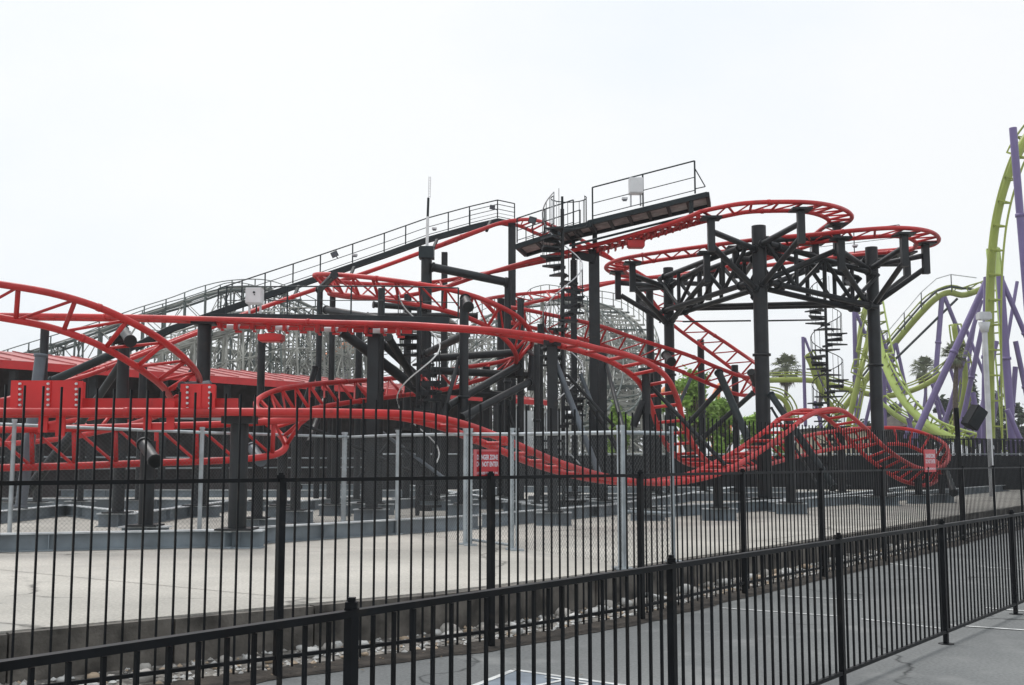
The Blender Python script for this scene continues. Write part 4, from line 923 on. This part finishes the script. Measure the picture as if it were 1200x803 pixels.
lattice_coaster('lattice_coaster', 'pale domed lattice coaster turn seen behind the tall paired columns', [(552, 398, 78), (575, 376, 82), (610, 358, 85), (650, 352, 85), (690, 356, 82), (718, 370, 77), (736, 394, 71), (744, 428, 65), (738, 465, 60), (715, 490, 57), (680, 500, 57)], 1.0, 1.5, .05, 2.4, 'ramp_grey', .06, P(660, 540, 75))
lattice_coaster('lattice_coaster', 'lower pale lattice coaster tier inside the domed turn', [(560, 430, 72), (600, 408, 75), (650, 400, 76), (690, 408, 74), (715, 430, 70), (720, 455, 66)], .8, 1.6, .05, 2.0, 'pale_wood', .05, P(640, 540, 72))
# far orange coaster fragments
oc = thing('orange_coaster', 'distant orange coaster track on thin columns seen through the lattice', 'roller coaster', P(400, 540, 130), 'distant orange coasters')
mb = MB(); mb.sweep(crom(to3([(370, 425, 130), (388, 416, 130), (400, 410, 130), (408, 402, 130), (412, 410, 132)]), .5), .5, 8); mb.build('track', 'orange', oc)
strut('column', P(405, 540, 130), P(405, 410, 130), .4, 'purple', oc); strut('column', P(378, 540, 130), P(378, 420, 130), .3, 'purple', oc)
oc = thing('orange_coaster', 'distant orange coaster track visible under the first drop above the bushes', 'roller coaster', P(843, 540, 120), 'distant orange coasters')
for pl in ([(770, 470, 110), (780, 455, 112), (800, 452, 114), (830, 470, 116), (845, 450, 118), (862, 470, 120), (850, 500, 121)], [(760, 500, 105), (780, 490, 106), (800, 496, 107), (830, 515, 108)]):
    mb = MB(); mb.sweep(crom(to3(pl), .5), .22, 8); mb.build('track', 'orange', oc)
for (x, y) in ((843, 452), (838, 470), (800, 455), (775, 465), (858, 470)): strut('column', P(x - 4, 540, 116), P(x, y, 116), .16, 'orange', oc, 't6')

# ================================================================== lime and purple coaster
lime = thing('lime_coaster', 'big lime green coaster with purple supports towering at the right', 'roller coaster', P(1100, 540, 75))
def gtrack(pts, spine, m='lime', gap=1.6, side=1, rail=.07, gw=.9):
    s3 = crom(to3(pts), .4); C = [Vector(q[:3]) for q in s3]; N = len(C); mb = MB(); mb.sweep(C, spine, 10); mb.build('spine', m, lime); A = []; B = []
    for i in range(N):
        t = (C[min(i + 1, N - 1)] - C[max(i - 1, 0)]).normalized(); b = R(s3[i][3]); up = Vector((0, 0, 1)) if abs(t.z) < .9 else Vector((1, 0, 0))
        r_ = t.cross(up).normalized(); u = r_.cross(t); rr = r_ * math.cos(b) + u * math.sin(b); uu = u * math.cos(b) - r_ * math.sin(b); A.append(C[i] + uu * (spine + .35) * side - rr * gw / 2); B.append(C[i] + uu * (spine + .35) * side + rr * gw / 2)
    for q in (A, B): mb = MB(); mb.sweep(q, rail, 6); mb.build('rail', 'lime_light' if m == 'lime_light' else 'lime', lime)
    st_ = max(1, int(gap / .4))
    for i in range(0, N, st_):
        mb = MB(); mb.bar(A[i], B[i], .05); mb.bar(C[i], A[i], .04); mb.bar(C[i], B[i], .04); mb.build('tie', 'lime', lime)
gtrack([(1240, 120, 70, 90), (1215, 145, 70, 90), (1196, 172, 70, 90), (1180, 210, 70, 90), (1168, 255, 70, 90), (1162, 305, 70, 90), (1160, 360, 70, 90), (1160, 430, 70, 90), (1161, 515, 70, 90)], .27, 'lime', side=-1)
gtrack([(1166, 290, 82, 80), (1170, 330, 82, 80), (1175, 400, 82, 80), (1181, 470, 82, 80), (1186, 530, 82, 80)], .25, 'lime_light', gap=.9)
gtrack([(900, 560, 118, 0), (960, 512, 114, 0), (1000, 464, 112, 0), (1040, 413, 110, 0), (1080, 366, 108, 0), (1098, 349, 107, 0), (1112, 343, 107, 0), (1128, 346, 107, 0), (1145, 341, 106, 0), (1160, 335, 106, 0)], .30, 'lime')
gtrack([(1020, 345, 84, 30), (1027, 385, 83, 30), (1035, 420, 82, 30), (1046, 448, 81, 28), (1062, 474, 80, 24), (1084, 495, 79, 18), (1110, 511, 78, 12), (1140, 520, 78, 8)], .27, 'lime_light', gap=1.0, gw=1.1)
gtrack([(880, 447, 105, 10), (950, 446, 104, 10), (1000, 458, 103, 10), (1040, 464, 102, 10), (1080, 453, 101, 10), (1110, 433, 100, 10), (1130, 410, 100, 10)], .26, 'lime')
gtrack([(985, 395, 95, 20), (1003, 430, 95, 20), (1010, 380, 96, 20), (1018, 350, 97, 20)][1:], .24, 'lime')
gtrack([(990, 520, 92, 0), (1000, 470, 92, 0), (1012, 420, 93, 0), (1022, 380, 94, 0)], .24, 'lime')
gtrack([(900, 462, 100, 10), (915, 466, 100, 10), (924, 478, 100, 10), (927, 500, 100, 10)], .22, 'lime')
gtrack([(1030, 470, 90, 0), (1050, 487, 90, 0), (1075, 500, 90, 0), (1100, 508, 90, 0)], .22, 'lime_light')
gtrack([(945, 416, 96, 0), (950, 425, 96, 0), (958, 448, 96, 0), (970, 470, 96, 0), (985, 490, 96, 0)], .24, 'lime')
gtrack([(1118, 380, 88, 60), (1122, 405, 88, 60), (1130, 425, 88, 60), (1128, 470, 88, 60), (1110, 515, 88, 60)], .22, 'lime')
# walkway along the lime lift
wk = [P(x, y, 106.5) for (x, y) in ((1000, 455), (1040, 404), (1080, 357), (1098, 341), (1115, 336), (1145, 340))]
for a, b in zip(wk, wk[1:]):
    strut('stringer', a, b, .10, 'teal', lime, 't6'); strut('handrail', a + Vector((0, 0, 1.2)), b + Vector((0, 0, 1.2)), .05, 'lightgrey', lime, 't6')
    n = int((b - a).length / 2)
    for k in range(n): q = a.lerp(b, k / n); strut('railing_post', q - Vector((0, 0, .5)), q + Vector((0, 0, 1.2)), .05, 'teal', lime, 't6')
def gcol(x0, y0, x1, y1, d, wpx, fl=True):
    a = P(x0, y0, d); b = P(x1, y1, d); r = pxm(wpx, d) / 2; o = strut('support_column', b, a, r, 'purple', lime, 't12')
    if fl:
        q = b.lerp(a, .55); t = (a - b).normalized(); mb = MB(); mb.tube(q - t * .1, q + t * .1, r * 1.25, 12); mb.build('flange', 'purple', o)
for g_ in ((1187, 150, 1206, 380, 66, 9), (1157, 325, 1154, 535, 71, 9), (1158, 326, 1068, 520, 72, 8), (1172, 324, 1188, 540, 80, 9), (1173, 326, 1235, 470, 80, 6), (1104, 346, 1094, 470, 107, 6), (1106, 346, 1130, 405, 107, 5),
           (1001, 362, 1004, 500, 95, 5), (1003, 366, 1044, 460, 95, 4), (1028, 380, 1068, 490, 84, 5), (1036, 432, 1037, 500, 90, 5), (1050, 402, 1063, 462, 109, 4), (1048, 404, 1040, 470, 109, 4), (1150, 352, 1100, 520, 86, 5),
           (1152, 380, 1122, 520, 86, 6), (1128, 434, 1124, 510, 90, 7), (1145, 420, 1105, 495, 92, 4), (1097, 470, 1107, 510, 88, 4), (941, 395, 944, 500, 97, 4), (943, 396, 975, 480, 97, 3), (1010, 455, 1000, 520, 98, 4), (1020, 460, 1033, 520, 98, 4),
           (1064, 490, 1075, 525, 80, 5), (1140, 470, 1165, 540, 80, 6), (1190, 400, 1215, 520, 82, 6), (1085, 455, 1080, 500, 101, 3), (955, 470, 965, 510, 96, 4), (1130, 380, 1165, 470, 92, 4), (1190, 430, 1182, 530, 84, 6), (1118, 440, 1128, 500, 89, 4), (1150, 520, 1140, 460, 76, 6), (1110, 420, 1138, 510, 94, 4), (1060, 455, 1048, 505, 99, 4), (1168, 400, 1140, 525, 78, 5), (1192, 330, 1160, 520, 88, 4), (1180, 480, 1215, 560, 74, 6), (1092, 450, 1118, 515, 95, 4), (1030, 430, 1012, 505, 96, 4), (1075, 470, 1060, 515, 86, 4), (1142, 380, 1128, 470, 96, 4)):
    x0, y0, x1, y1, d, wp = g_
    gcol(x0, y0, x1, y1, d, wp, wp > 5)
strut('cable_tray', P(1040, 430, 107), P(1122, 350, 107), .12, 'teal', lime, 't6')

# ================================================================== vegetation
def leaf_crown(name, mt, parent, lobes, n, size, seed):
    rnd = random.Random(seed); mb = MB()
    for k in range(n):
        c, rad = lobes[rnd.randrange(len(lobes))]
        v = Vector((rnd.gauss(0, 1), rnd.gauss(0, 1), rnd.gauss(0, 1))).normalized() * (rnd.random() ** .5) * rnd.uniform(.7, 1.25); p = Vector(c) + Vector((v.x * rad[0], v.y * rad[1], v.z * rad[2]))
        s_ = size * rnd.uniform(.6, 1.4); x = Vector((rnd.uniform(-1, 1), rnd.uniform(-1, 1), rnd.uniform(-.6, .6))).normalized(); y = x.cross(Vector((rnd.uniform(-1, 1), rnd.uniform(-1, 1), rnd.uniform(-1, 1)))).normalized(); i = len(mb.v)
        mb.v += [tuple(p - x * s_), tuple(p + y * s_ * .45), tuple(p + x * s_), tuple(p - y * s_ * .45)]; mb.face((i, i + 1, i + 2, i + 3))
    return mb.build(name, mt, parent)
def tree(label, px, py_top, d, wpx, mt, seed, n=2600, size=.16, name='broadleaf_tree', group='trees beyond the screen fence', tall=False):
    rnd = random.Random(seed); top = P(px, py_top, d); hgt = top.z; wd = pxm(wpx, d) / 2; base = Vector((top.x, top.y, 0)); t = thing(name, label, 'tree', base, group); mb = MB()
    th = hgt * (.35 if not tall else .2); mb.tube(base, base + Vector((0, 0, th)), wd * .09 + .06, 8, wd * .06 + .04); lobes = []
    for k in range(24 if not tall else 12):
        a = rnd.uniform(0, 6.28); f = rnd.random(); rr = wd * rnd.uniform(.2, .85) * math.sin(math.pi * (.22 + .62 * f)) * (1 if not tall else (1 - f * .8)); z = th + (hgt - th) * (.12 + .75 * f)
        e = base + Vector((rr * math.cos(a), rr * math.sin(a), z)); lobes.append((e, (wd * rnd.uniform(.16, .36), wd * rnd.uniform(.16, .36), (hgt - th) * rnd.uniform(.06, .15)))); mb.tube(base + Vector((0, 0, th * .8)), e, wd * .045 + .02, 5, .015)
    lobes.append((base + Vector((0, 0, hgt - (hgt - th) * .18)), (wd * .4, wd * .4, (hgt - th) * .18))); mb.build('trunk', 'bark', t); leaf_crown('crown', mt, t, lobes, n, size, seed)
tree('light green leafy tree behind the steep red dive and first drop columns', 808, 430, 52, 74, 'leaf_light', 11, 6500, .12)
tree('light green bushy tree beneath the first drop crossing tubes', 842, 462, 56, 56, 'leaf_light', 12, 4600, .12)
tree('rounded green tree just left of the biggest black column', 882, 484, 55, 46, 'leaf_light', 13, 3600, .12)
tree('small green tree behind the paired tall columns and brace', 722, 468, 54, 36, 'leaf_light', 14, 2200, .13)
tree('low green tree behind the low red hill', 918, 500, 58, 26, 'leaf_light', 15, 1500, .13)
tree('low green shrubby tree under the left lattice dome', 570, 500, 66, 40, 'leaf', 16, 1500, .14)
for i, (x, y, d, w_, l_) in enumerate(((1135, 428, 130, 46, 'dark conifer-like tree behind crossing purple columns'), (1165, 452, 135, 50, 'dark tree mass behind the tallest lime upright'), (1104, 465, 128, 34, 'dark low tree left of the crossing purple columns'), (1048, 470, 140, 26, 'dark small tree between descending lime track and lift'),
                                     (1012, 492, 130, 44, 'dark low tree beside the dark hut roof'), (1190, 470, 130, 46, 'dark tree at the foot of the far lime upright'), (980, 505, 125, 40, 'dark low tree behind the slim spiral staircase'), (1078, 488, 125, 36, 'dark low tree at the foot of the middle palm'), (945, 505, 120, 40, 'dark low tree below the left palm'))):
    tree(l_, x, y, d, w_, 'leaf_dark', 30 + i, 1500, .34, tall=i in (0, 1))
def palm_tree(label, px, py_c, d, wpx, seed):
    rnd = random.Random(seed); c = P(px, py_c, d); rad = pxm(wpx, d) / 2; base = Vector((c.x + rnd.uniform(-.3, .3), c.y, 0)); t = thing('fan_palm', label, 'palm tree', base, 'fan palms')
    mb = MB(); pts = [base.lerp(c, k / 8) + Vector((.12 * math.sin(k), 0, 0)) * (k / 8) for k in range(9)]; mb.sweep(pts, [.26 - .012 * k for k in range(9)], 8); mb.build('trunk', 'bark', t)
    for nm, mt_, n, e0, e1, rf in (('crown', 'palm', 60, -38, 88, 1.0), ('dry_skirt', 'palm_dry', 30, -88, -40, .85)):
        mb = MB()
        for k in range(n):
            a = rnd.uniform(0, 6.283); el = R(rnd.uniform(e0, e1)); dr = Vector((math.cos(a) * math.cos(el), math.sin(a) * math.cos(el), math.sin(el))); L1 = rad * rf * rnd.uniform(.3, .62); hub = c + dr * L1
            mb.bar(c, hub, .02); sd = dr.cross(Vector((0, 0, 1))); sd = sd.normalized() if sd.length > .01 else Vector((1, 0, 0)); up = sd.cross(dr)
            for j in range(-4, 5):
                g_ = R(j * 17); ld = (dr * math.cos(g_) + sd * math.sin(g_)).normalized(); L2 = rad * rf * .5 * (1 - abs(j) * .05) * rnd.uniform(.85, 1.1); w_ = L2 * .075; side = ld.cross(up).normalized() * w_; i = len(mb.v)
                tip = hub + ld * L2 - Vector((0, 0, L2 * .38)); md = hub + ld * L2 * .5
                mb.v += [tuple(hub), tuple(md + side), tuple(tip), tuple(md - side)]; mb.face((i, i + 1, i + 2, i + 3))
        mb.build(nm, mt_, t)
palm_tree('fan palm left of the slim spiral staircase, full dark crown', 921, 433, 110, 46, 1); palm_tree('fan palm between the descending lime track and purple columns', 1083, 434, 120, 40, 2); palm_tree('fan palm partly hidden behind a leaning purple column', 1119, 416, 84, 40, 3); palm_tree('small fan palm directly behind the slim spiral staircase', 961, 438, 118, 28, 4)

# ================================================================== thin haze in the air
hz = bpy.data.materials.new('haze'); hz.use_nodes = True; n = hz.node_tree.nodes; n.clear(); o_ = n.new('ShaderNodeOutputMaterial'); pv = n.new('ShaderNodeVolumePrincipled')
pv.inputs['Color'].default_value = (0.95, 0.97, 1.0, 1); pv.inputs['Density'].default_value = 0.0006; pv.inputs['Anisotropy'].default_value = 0.2
hz.node_tree.links.new(pv.outputs[0], o_.inputs['Volume']); MATS['haze'] = hz
mb = MB(); mb.box((0, 740, 13), (920, 790, 14.5)); stuff(mb.build('haze', 'haze'))
